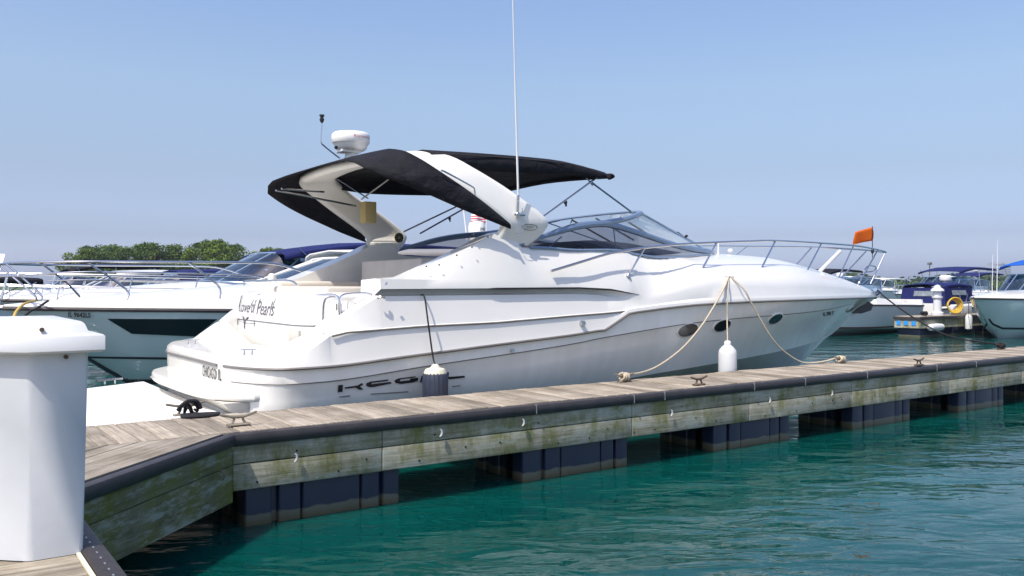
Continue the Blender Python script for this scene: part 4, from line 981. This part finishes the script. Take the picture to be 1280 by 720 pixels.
            mb = MB(); mb.prism([(x0 - .012, -w*.55, hz - .25), (x0 - .012, w*.35, hz - .25), (x0 - .07, w*.35, fb + .4), (x0 - .07, -w*.55, fb + .4)], (-.006, 0, 0)); obj('clear_panel', mb, M['clearvinyl'], e_, ang=0)
    if arch_:
        pa = []
        for k in range(21):
            a = PI * k / 20; yy = w*.88*math.cos(a); zz = fb + .1 + (1.55) * min(1, (1 - abs(math.cos(a))**3.5)); pa.append(Vector((L_*.28 - .55 * (zz - fb) * .6, yy, zz)))
        rows = [[p_ + Vector((dx_, 0, 0)) + Vector((0, p_.y*oo, oo*1.2)) for dx_, oo in ((-.22, 0), (.22, 0), (.22, -.05), (-.22, -.05))] for p_ in pa]
        mb = MB(); mb.loft(rows, True, True); obj('arch', mb, M['gel'], b, ang=40)
    if dome:
        mb = MB(); mb.lathe([(.1, 0), (.09, .1), (.23, .14), (.25, .2), (.25, .3), (.2, .36), (0, .38)], (L_*.33, 0, (zt + .62 if roof == 'bimini' else zt + .18)), 20); obj('radar', mb, M['radar'], b)
    if rail:
        pts = []
        for k in range(17):
            f = wsx - .02 + (1.01 - wsx) * k / 16; pts.append(Vector((L_*f, hbx(min(.985, f))*.9, fb*(.86+.14*f) + .55)))
        pts = pts + [Vector((L_*1.01, 0, pts[-1].z))] + [fl(v) for v in pts[::-1]]
        mb = MB(); mb.tube(pts, .018, 6); mb.tube([v - Vector((0, v.y*.03, .26)) for v in pts], .011, 6)
        rl = obj('bow_rail', mb, M['steel'], b)
        for k in (1, 5, 9, 13, 16):
            for g in ((lambda v: v), fl):
                v = g(pts[k]); mb = MB(); mb.tube([v, v + Vector((.12, 0, -.53))], .014, 6); obj('stanchion', mb, M['steel'], rl)
    b.location = loc; b.rotation_euler = (0, 0, rotz)
    return b
M['clearvinyl'] = mat('clear_vinyl', (.22, .25, .27), .15, var=.6, vscale=6, coat=.3)

# neighbour: pale blue-grey hull, bow towards the main dock
b2 = cruiser('white cruiser with blue-grey hull, dark side window and long bow rail', (13.2, 14.85, 0), PI, L_=12.0, B=3.6, fb=1.46, hullm='teal', wsx=.62, wsh=.42, crown=.42, roof='hardtop', cat='motor cruiser', rail=False)
def addw(name, mb, m, root, **k):                        # world-coordinate mesh added to a placed thing
    mi = (Matrix.Translation(root.location) @ root.rotation_euler.to_matrix().to_4x4()).inverted()
    bmesh.ops.transform(mb.b, matrix=mi, verts=mb.b.verts)
    loc0 = root.location.copy(); root.location = (0, 0, 0); o = obj(name, mb, m, root, **k); root.location = loc0; return o
def b2side(px, py, off=.02):
    Y = 13.1
    for _ in range(20):
        q = P(px, py, Y); f = (13.2 - q.x)/12.0; hb = 1.8 * tab([(0, .90), (.15, .97), (.4, 1), (.6, .95), (.75, .78), (.88, .46), (.96, .18), (1, .015)], f)
        bc = hb * tab([(0, .86), (.5, .84), (.75, .62), (.9, .25), (1, .1)], f); ch = .08 + .2*f; zs = 1.46*(.86+.14*f)
        pr = [(bc, ch), (bc+(hb-bc)*.5, ch+(zs-ch)*.42), (hb-.02, ch+(zs-ch)*.9), (hb, zs)]
        bb_ = hb
        for i in range(3):
            if q.z <= pr[i+1][1]: ff_ = (q.z-pr[i][1])/(pr[i+1][1]-pr[i][1]); bb_ = pr[i][0]+(pr[i+1][0]-pr[i][0])*ff_; break
        Y = .5*Y + .5*(14.85 - bb_)
    return P(px, py, Y) + Vector((0, -off, 0))
mb = MB(); g = []
for i in range(21):
    f = i/20; tx = 133.5 + 137.5*f; bx = 164 + 80*f; g.append([b2side(tx*(1-h) + bx*h, (398.5+.5*f)*(1-h) + (417+3.5*f)*h, .02) for h in (0, .33, .66, 1)])
mb.loft(g); addw('hull_window', mb, M['darkglass_flat'], b2, ang=0, solid=.006)
mb = MB(); lettering("IL 9642LS", lambda s, t: b2side(85 + 28*s, 396.5 - 6.5*t + .8*s, .02), mb, 0, .03); addw('registration_lettering', mb, M['letter'], b2, ang=0)
mb = MB(); g = [[b2side(20 + 265*i/20, yy + 0*i, .016) for yy in (444 + 4*i/20, 446.5 + 4*i/20)] for i in range(6, 21)]; mb.loft(g); addw('hull_stripe', mb, M['boot'], b2, ang=0, solid=.004)
top = [P(-6, 331, 14.85), P(20, 328.5, 14.4), P(60, 327.5, 13.9), P(108, 327, 13.55), P(170, 327.3, 13.4), P(234, 327.5, 13.3), P(300, 328, 13.25), P(345, 330, 13.25), P(380, 340, 13.25)]
mb = MB(); mb.tube(smooth(top, 4), .018, 8)
mid = [P(0, 346, 14.6), P(60, 342, 13.95), P(108, 340, 13.6), P(200, 341, 13.4), P(300, 343, 13.3), P(330, 347, 13.3)]; mb.tube(smooth(mid, 4), .012, 8)
low = [P(60, 351, 14.0), P(108, 350, 13.65), P(200, 350.5, 13.45), P(270, 352, 13.35)]; mb.tube(smooth(low, 4), .010, 8)
mt = [Vector((v.x, 29.7 - v.y, v.z)) for v in top]; mb.tube(smooth([top[0]] + mt[1:], 4), .018, 8)
rl2 = addw('bow_rail', mb, M['steel'], b2)
for a, bb_, c in (((108, 327, 13.55), (157, 361, 13.45), (159, 374, 13.4)), ((234, 327.5, 13.3), (272, 356, 13.3), (275, 373, 13.25)), ((8, 330, 14.5), (49, 366, 14.2), (51, 376, 14.15)), ((0, 333, 14.8), (42, 368, 14.4), (44, 376, 14.4)), ((50, 328, 14.0), (82, 352, 14.0), (100, 371, 14.0))):
    mb = MB(); mb.tube(smooth([P(*a), P(*bb_), P(*c)], 4), .015, 8); o = addw('stanchion', mb, M['steel'], b2); o.parent = rl2
mb = MB(); c = P(596, 290, 16.2); mb.lathe([(.14, -.28), (.17, -.1), (.19, .0), (.19, .12), (.17, .2), (.1, .23), (0, .235)], c, 20); rr = addw('satellite_dome', mb, M['radar'], b2)
mb = MB(); lettering("SIMRAD", lambda s, t: c + Vector((.195*math.cos(R(-100+60*s)), .195*math.sin(R(-100+60*s)), .02 + .07*t)), mb); o = addw('brand_lettering', mb, M['letter'], b2, ang=0); o.parent = rr
mb = MB(); mb.tube([P(584, 300, 15.5), P(579, 258, 15.5)], .018, 6); mb.tube([P(608, 300, 16.5), P(608, 262, 16.5)], .016, 6); addw('antenna', mb, M['white'], b2)
FLm = bpy.data.materials.new("striped_flag_cloth"); FLm.use_nodes = True; t = FLm.node_tree; p = t.nodes["Principled BSDF"]
tc = t.nodes.new("ShaderNodeTexCoord"); wv = t.nodes.new("ShaderNodeTexWave"); wv.bands_direction = 'Z'; wv.inputs["Scale"].default_value = 5.5; wv.inputs["Distortion"].default_value = .6
rp = t.nodes.new("ShaderNodeValToRGB"); rp.color_ramp.interpolation = 'CONSTANT'; rp.color_ramp.elements[0].color = (.7, .05, .06, 1); rp.color_ramp.elements[1].color = (.8, .78, .78, 1); rp.color_ramp.elements[1].position = .5
t.links.new(tc.outputs["Object"], wv.inputs[0]); t.links.new(wv.outputs[1], rp.inputs[0]); t.links.new(rp.outputs[0], p.inputs["Base Color"])
mb = MB(); mb.loft([[P(607 - 18*i/6, 267 + 2*math.sin(i*.9) + 12*j/3 + i*.5, 16.5 + .05*math.sin(i*1.3)) for j in range(4)] for i in range(7)]); addw('ensign', mb, FLm, b2, ang=80, solid=.002)
# yellow shore cable and black bow line on the neighbour
rope('shore_cable', [P(44, 376, 14.3), P(30, 380, 13.4), P(20, 390, 12.6), P(12, 404, 11.8), Vector((.55, 11.2, .72))], .018, M['hose'], 'yellow cable drooping from the bow of the blue-grey hulled cruiser')
rope('mooring_rope', [P(60, 376, 14.0), P(45, 386, 13.4), P(30, 396, 12.8), Vector((.6, 12.0, .72))], .016, M['ropeb'], 'black bow line of the blue-grey hulled cruiser at left')

cruiser('cruiser with navy bimini and raked blue windscreen second behind the black canopy yacht', (13.6, 20.3, 0), PI, L_=12.0, B=3.8, fb=1.5, hullm='pale', wsx=.60, wsh=.62, crown=.45, roof='bimini', canv='navy', rail=True, bh=.22)
cruiser('white cruiser with dark low bimini and radar arch beyond the left bow rail', (14.5, 26.5, 0), PI, L_=10.5, B=3.4, fb=1.4, wsx=.6, wsh=.5, crown=.4, roof='bimini', canv='blk', arch_=True)
cruiser('small white cruiser with navy enclosure far behind the left bow rail', (13.0, 32.5, 0), PI, L_=9.5, B=3.2, fb=1.25, wsx=.6, wsh=.5, roof='enclosure', canv='navy')
cruiser('white hardtop cruiser far off in the left row of boats', (12, 38.5, 0), PI, L_=9.5, B=3.2, fb=1.3, wsx=.58, wsh=.5, roof='hardtop', canv='navy')
cruiser('farthest white cruiser with black bimini in the left row', (11, 44.5, 0), PI, L_=9, B=3.1, fb=1.25, wsx=.6, wsh=.5, roof='bimini', canv='blk')
cruiser('white boat with a low dark bimini at the extreme left edge beyond the rail', (5.0, 33, 0), PI, L_=11, B=3.4, fb=1.2, wsx=.6, wsh=.4, crown=.3, bh=.12, roof='bimini', canv='blk', arch_=True)
cruiser('beige topped small cruiser left of the shoreline trees', (16.5, 50, 0), PI, L_=9, B=3.1, fb=1.25, wsx=.6, wsh=.5, roof='hardtop', rail=False)

# right hand boats
cruiser('white cuddy boat with pale blue sides and red-brown waterline just past the cruiser bow', (33.8, 20.4, 0), PI, L_=9.0, B=3.0, fb=1.15, hullm='pale', wsx=.52, wsh=.45, crown=.55, roof='none', stripe='redboot', rail=False)
bA = cruiser('white boat with navy zip-up enclosure and roof dome at the far finger pier', (34.6, 20.1, 0), 0, L_=8.5, B=2.3, fb=.95, hullm='gel', wsx=.44, wsh=.50, crown=.28, roof='enclosure', canv='navy', dome=True, rail=True)
bD = cruiser('green-grey hulled boat with bright blue canvas cut off by the right edge', (40.3, 15.3, 0), PI, L_=10.0, B=3.2, fb=1.35, hullm='teal', wsx=.60, wsh=.6, crown=.3, roof='bimini', canv='bluecv', rail=False)
cruiser('white cruiser with navy bimini behind the yellow hose', (58.0, 28.5, 0), PI, L_=10.5, B=3.3, fb=1.3, wsx=.6, wsh=.6, roof='bimini', canv='navy')
cruiser('small white runabout far between the navy enclosure and the orange flag', (62, 40, 0), PI, L_=9, B=3.0, fb=1.3, wsx=.6, wsh=.5, roof='hardtop', arch_=False, dome=True)
cruiser('white boat with black bimini far behind the red-brown waterline boat', (52, 34, 0), PI, L_=9, B=3.0, fb=1.3, wsx=.6, wsh=.5, roof='bimini', canv='blk')
cruiser('distant white cruiser beneath the grey tower blocks', (75, 36, 0), PI, L_=10, B=3.0, fb=1.3, wsx=.6, wsh=.5, roof='bimini', canv='navy', dome=True)
for i, (x_, y_, lab) in enumerate(((29.6, 15.35, 'thin white mast of the green-grey hulled boat'),)): pass

def mast(b_, px, y0, y1, Y):
    mb = MB(); mb.tube([P(px, y0, Y), P(px + 1, y1, Y)], [.016, .009], 6); return addw('antenna', mb, M['white'], b_)
mast(bD, 1240, 376, 318, 16.5); mast(bD, 1246, 374, 300, 15.5)
cruiser('small white cruiser with light windscreen right of the navy zip-up enclosure', (66, 31.5, 0), PI, L_=10, B=3.1, fb=1.3, wsx=.6, wsh=.5, roof='none', rail=True)
cruiser('distant plain white hardtop boat just right of the orange flag', (80, 47, 0), PI, L_=10, B=3.1, fb=1.4, wsx=.6, wsh=.5, roof='hardtop', canv='navy')
cruiser('farthest hardtop boat left of the light mast', (78, 55, 0), PI, L_=11, B=3.2, fb=1.6, wsx=.6, wsh=.7, roof='hardtop', arch_=True)
# far finger pier
fp = thing('finger_dock', 'short far finger pier with three bright blue squares on its end', 'dock', (34, 17.4, 0))
mb = MB(); x = 29.9
while x < 41.5: mb.box(x, x + .136, 17.0, 17.95, DZ - .03, DZ); x += .143
obj('deck_boards', mb, M['deck_y'], fp, weld=False)
mb = MB(); mb.box(29.86, 41.5, 16.96, 17.0, .26, .56); mb.box(29.84, 29.88, 17.0, 17.95, .26, .56); obj('side_board', mb, M['fascia'], fp)
mb = MB(); mb.box(29.80, 41.5, 16.92, 16.97, .565, .66); mb.box(29.80, 29.86, 16.97, 17.97, .565, .66); obj('edge_bumper', mb, M['rub'], fp)
for k in range(3):
    mb = MB(); yy = 17.12 + .29*k; mb.box(29.82, 29.835, yy, yy + .15, .36, .51); obj('blue_square', mb, M['sqblue'], fp)
for k in range(5): obj('float', (lambda m_: m_.box(30 + 2.3*k, 31.6 + 2.3*k, 17.05, 17.9, -.3, .25, .03))(MB()), FM, fp)
fe = thing('boat_fender', 'slim white fender hanging on the near side of the far finger pier', 'fender', (34.1, 16.8, .3))
mb = MB(); mb.lathe([(.03, -.28), (.12, -.24), (.125, .2), (.08, .28), (.03, .32)], P(1211, 403, 16.78), 16); obj('body', mb, M['white'], fe)
mb = MB(); mb.tube([P(1211, 398, 16.78), P(1211, 380, 15.9)], .012, 6); obj('line', mb, M['ropeb'], fe)
fe = thing('boat_fender', 'white fender lying sideways against the end of the far finger pier', 'fender', (31, 16.8, .3))
mb = MB(); c = P(1170, 409, 16.82); mb.lathe([(.03, -.45), (.12, -.38), (.14, 0), (.12, .38), (.03, .45)], c, 16, 'x'); obj('body', mb, M['white'], fe)
# pedestal lamp, hose coil
pl = thing('power_pedestal', 'small white lantern topped power pedestal in front of the navy enclosure', 'power pedestal', tuple(Vector((32.4, 17.5, DZ))))
c = Vector((31.9, 17.45, DZ)); mb = MB(); mb.lathe([(.22, 0), (.22, .1), (.15, .14), (.14, .62), (.19, .66), (.19, .72)], c, 12); obj('post', mb, M['white'], pl)
mb = MB(); mb.lathe([(.14, .72), (.14, .9), (.24, .92), (.22, .98), (.12, 1.05), (.1, 1.12), (.0, 1.16)], c, 12); obj('lamp_head', mb, M['white'], pl)
mb = MB(); c = Vector((33.0, 17.35, DZ + .36))
for k in range(4): mb.tube([c + Vector((.05*k, (.30 - .03*k)*math.cos(a), (.30 - .03*k)*math.sin(a))) for a in [2*PI*i/28 for i in range(29)]], .026, 6)
for v in mb.b.verts:
    d_ = v.co - c; v.co = c + Vector((d_.y*.85 + d_.x*.5, -d_.y*.5 + d_.x, d_.z))
tag(obj('hose_coil', mb, M['hose'], None, loc=tuple(c)), 'yellow hose coil standing on the far finger pier', 'hose')
dbx = MB(); dbx.box(33.3, 34.1, 17.25, 17.75, DZ, DZ + .38, .06); tag(obj('dock_box', dbx, M['white'], None, loc=(33.7, 17.5, DZ)), 'small white box beside the yellow hose coil', 'dock box')
mb = MB(); mb.tube(wrap(Vector((30.5, 17.15, DZ)), 5, 0, w=.2, h=.1), .05, 6); tag(obj('mooring_rope', mb, M['ropeb'], None, loc=(30.5, 17.15, DZ)), 'black rope heap on the corner of the far finger pier', 'rope')

# ------------------------------------------------------------------ land, trees, towers, lamp post
landm = mat('shore_grass', (.06, .10, .03), .95, var=.4, vscale=.2)
def land_sheet(pts, z=.9):
    mb = MB(); mb.prism([(x_, y_, -1) for x_, y_ in pts], (0, 0, z + 1)); return mb
mb = land_sheet([(-300, 128), (-20, 132), (60, 150), (150, 185), (260, 170), (420, 150), (800, 120), (2800, 100), (3400, 3400), (-880, 3400), (-880, 128)])
obj('shore_land', mb, landm, ang=0, kind='structure')
bark = mat('bark', (.09, .07, .05), .9, var=.3)
leafms = []
for nme, c1, c2 in (('leaves_bright', (.21, .30, .04), (.07, .12, .018)), ('leaves_mid', (.12, .20, .035), (.045, .09, .016)), ('leaves_deep', (.075, .14, .035), (.03, .06, .016))):
    m_ = mat(nme, c1, .7, col2=c2, var=.1, vscale=.8, island=.5, spec=.2); leafms.append(m_)
def tree_proto(seed, mi, Ht=9.0, Wd=7.5):
    rnd = random.Random(seed); root = thing('tree', 'x', 'tree', (0, 0, -500))
    root.location = (0, 0, 0)
    mb = MB(); mb.tube([(0, 0, 0), (.1, 0, Ht*.25), (.0, .1, Ht*.5), (.1, .1, Ht*.8)], [.32, .25, .16, .05], 8)
    cl = []
    for i in range(26):
        a = rnd.uniform(0, 2*PI); h = rnd.uniform(.22, .95); rr = Wd*.5*math.sqrt(max(.05, 1 - ((h-.5)/.55)**2)) * rnd.uniform(.35, .95)
        c = Vector((rr*math.cos(a), rr*math.sin(a), Ht*h)); cl.append((c, rnd.uniform(.6, 1.5)))
        if i % 3 == 0: mb.tube([(0, 0, Ht*h*.5), c*.6 + Vector((0, 0, Ht*h*.25)), c], [.12, .07, .02], 5)
    obj('trunk', mb, bark, root)
    mb = MB()
    for c, r_ in cl:
        for _ in range(330):
            d = Vector((rnd.gauss(0, 1), rnd.gauss(0, 1), rnd.gauss(0, 1))).normalized() * r_ * rnd.uniform(.45, 1.08); d.z *= .8
            p_ = c + d; n = Vector((rnd.gauss(0, 1), rnd.gauss(0, 1), rnd.gauss(0, 1) + .6)).normalized(); a = n.orthogonal().normalized(); b_ = n.cross(a); s = rnd.uniform(.10, .21)
            an_ = rnd.uniform(0, PI); a, b_ = a*math.cos(an_) + b_*math.sin(an_), b_*math.cos(an_) - a*math.sin(an_)
            mb.face([mb.b.verts.new(p_ + a*s), mb.b.verts.new(p_ + b_*s*.6), mb.b.verts.new(p_ - a*s), mb.b.verts.new(p_ - b_*s*.6)])
    obj('crown', mb, leafms[mi], root, ang=0, weld=False)
    return root
protos = [tree_proto(11, 0), tree_proto(23, 1), tree_proto(37, 2), tree_proto(51, 1, 8.0, 8.5)]
used = [False]*4
ords = ['first', 'second', 'third', 'fourth', 'fifth', 'sixth', 'seventh', 'eighth', 'ninth', 'tenth', 'eleventh', 'twelfth', 'thirteenth', 'fourteenth', 'fifteenth', 'sixteenth', 'seventeenth', 'eighteenth', 'nineteenth', 'twentieth', 'twenty-first', 'twenty-second', 'twenty-third', 'twenty-fourth']
def put_tree(k, px, ytop, dist, label, group, wscale=1):
    u, v = uv(px); t = dist / F; X, Y = u*t, v*t
    Z = H - (ytop - 357)*t; base = .9; hh = Z - base; s = hh / (9.0 if k != 3 else 8.0) / 1.04
    loc = (X, Y, base); ro = random.uniform(0, 6.28)
    if not used[k]:
        o = protos[k]; used[k] = True; o.location = loc; o.rotation_euler = (0, 0, ro); o['label'] = label; o['group'] = group
    else: o = copy_thing(protos[k], loc, ro, label, group=group)
    o.scale = (s*wscale, s*wscale, s)
TL = [(100, 310, 0), (116, 305.5, 1), (134, 305, 0), (152, 307, 1), (172, 303, 0), (190, 302.5, 1), (207, 305, 0), (232, 309, 3), (248, 302, 0), (262, 299, 1), (277, 298.5, 0), (289, 303, 1), (312, 314, 3), (330, 309, 0), (345, 309, 1), (360, 312, 0)]
for i, (px, yt, k) in enumerate(TL):
    put_tree(k, px, yt, 150 + (i * 7 % 5)*8, f'{ords[i]} tree from the left in the leafy row left of the yacht', 'trees on the left shore', 1.15)
TR = [(1010, 350, 2), (1048, 344, 2), (1064, 340, 1), (1080, 341, 2), (1096, 344, 2), (1112, 346, 1), (1128, 345, 2), (1146, 344, 2), (1160, 345.5, 3), (1176, 343, 1), (1188, 340.5, 2), (1200, 340.5, 1), (1212, 342, 2), (1224, 344, 2), (1236, 343, 1), (1248, 342, 2), (1262, 343, 3), (1276, 343, 1), (1292, 344, 2)]
for i, (px, yt, k) in enumerate(TR):
    put_tree(k, px, yt, 270 + (i * 7 % 5)*14, f'{ords[i]} tree from the left in the dark row beyond the bow', 'trees on the right shore', 1.55)
# low hedge mass along the shore
mb = MB(); rnd = random.Random(3)
def hedge(px0, px1, dist, n, h):
    for _ in range(n):
        px = rnd.uniform(px0, px1); u, v = uv(px); d_ = dist + rnd.uniform(-8, 4); t = d_/F; p_ = Vector((u*t, v*t, .9 + abs(rnd.gauss(0, .5))*h))
        n_ = Vector((rnd.gauss(0, 1), rnd.gauss(0, 1), rnd.gauss(0, 1) + .6)).normalized(); a = n_.orthogonal().normalized(); b_ = n_.cross(a); s = rnd.uniform(.12, .26)*dist/160
        mb.face([mb.b.verts.new(p_ + a*s), mb.b.verts.new(p_ + b_*s*.6), mb.b.verts.new(p_ - a*s), mb.b.verts.new(p_ - b_*s*.6)])
hedge(70, 400, 146, 14000, 3); hedge(980, 1320, 262, 9000, 2.0)
hg = obj('shore_bushes', mb, leafms[1], ang=0, weld=False); hg['kind'] = 'stuff'; hg['label'] = 'low green bushes along the far shore'; hg['category'] = 'bushes'
# lamp post
u, v = uv(1162); t = 200/F; lx, ly = u*t, v*t
lp = thing('lamp_post', 'tall thin light mast standing above the far right trees', 'lamp post', (lx, ly, .9))
mb = MB(); mb.tube([(lx, ly, .9), (lx, ly, H + 27*t)], [.16, .10], 8); obj('pole', mb, M['line'], lp)
mb = MB(); mb.box(lx - .55, lx + .55, ly - .3, ly + .3, H + 26*t, H + 29*t, .05); obj('lamp_head', mb, M['line'], lp)
# towers
conc = mat('tower_cladding', (.42, .46, .52), .6, var=.15, vscale=.05)
darkw = mat('tower_window_bands', (.16, .20, .26), .3, var=.2, vscale=.1)
for (px0, px1, yt, dist, lab) in ((1232, 1250, 333, 1500, 'slim grey tower block at the far right horizon'), (1243, 1264, 328, 1600, 'wider grey tower block right of the slim one on the horizon')):
    u0, v0 = uv(px0); u1, v1 = uv(px1); t = dist/F; p0 = Vector((u0*t, v0*t, 0)); p1 = Vector((u1*t, v1*t, 0)); dv = (p1 - p0); nrm = Vector((-dv.y, dv.x, 0)).normalized()*25; zt = H + (357 - yt)*t
    tw = thing('tower_block', lab, 'building', tuple(p0)); mb = MB(); mb.prism([p0, p1, p1 + nrm, p0 + nrm], (0, 0, zt)); obj('wall', mb, conc, tw, ang=0)
    for k in range(9):
        z = zt*(.12 + .095*k); mb = MB(); mb.prism([p0 - nrm*.02 + Vector((0, 0, z)) + dv*.03, p1 - nrm*.02 + Vector((0, 0, z)) - dv*.03, p1 - nrm*.001 + Vector((0, 0, z)) - dv*.03, p0 - nrm*.001 + Vector((0, 0, z)) + dv*.03], (0, 0, zt*.045)); obj('window_band', mb, darkw, tw, ang=0)

# loose pieces of frames, knobs and posts become parts of their own
ONE = {'canopy_frame': 'canopy_pole', 'frame_knobs': 'frame_knob', 'canvas_snaps': 'canvas_snap', 'canopy_struts': 'canopy_strut', 'window_posts': 'window_post', 'antenna': 'antenna', 'deck_cleat': None, 'hull_stripe': 'hull_stripe', 'stern_rail': 'stern_rail', 'seats': 'seat', 'cockpit_settee': 'settee', 'helm_bench': 'helm_bench'}
for o in list(C.objects):
    k = o.name.split('.')[0]
    if o.type != 'MESH' or not ONE.get(k) or o.parent is None or o.children: continue
    b = bmesh.new(); b.from_mesh(o.data); seen = set(); isl = []
    for v in b.verts:
        if v in seen: continue
        st_ = [v]; comp = set([v])
        while st_:
            for e in st_.pop().link_edges:
                for w_ in e.verts:
                    if w_ not in comp: comp.add(w_); st_.append(w_)
        seen |= comp; isl.append(set(x.index for x in comp))
    if len(isl) > 1:
        for ids in isl[::-1]:
            n = b.copy(); n.verts.ensure_lookup_table(); bmesh.ops.delete(n, geom=[v for v in n.verts if v.index not in ids], context='VERTS')
            me = bpy.data.meshes.new(ONE[k]); n.to_mesh(me); n.free()
            for m_ in o.data.materials: me.materials.append(m_)
            me.set_sharp_from_angle(angle=R(35)); c = bpy.data.objects.new(ONE[k], me); C.objects.link(c); c.parent = o.parent
        bpy.data.objects.remove(o)
    b.free()

# hazy summer air
hz = bpy.data.materials.new("haze_air"); hz.use_nodes = True; t = hz.node_tree
for n in list(t.nodes):
    if n.type != 'OUTPUT_MATERIAL': t.nodes.remove(n)
pv = t.nodes.new("ShaderNodeVolumePrincipled"); pv.inputs["Color"].default_value = (.80, .87, 1.0, 1); pv.inputs["Density"].default_value = .0003; pv.inputs["Anisotropy"].default_value = .3
t.links.new(pv.outputs[0], t.nodes[0].inputs["Volume"] if t.nodes[0].type == 'OUTPUT_MATERIAL' else [n for n in t.nodes if n.type == 'OUTPUT_MATERIAL'][0].inputs["Volume"])
mb = MB(); mb.box(-910, 3510, -70, 3510, -2.2, 75); h = obj('haze', mb, hz, ang=0, kind='stuff')
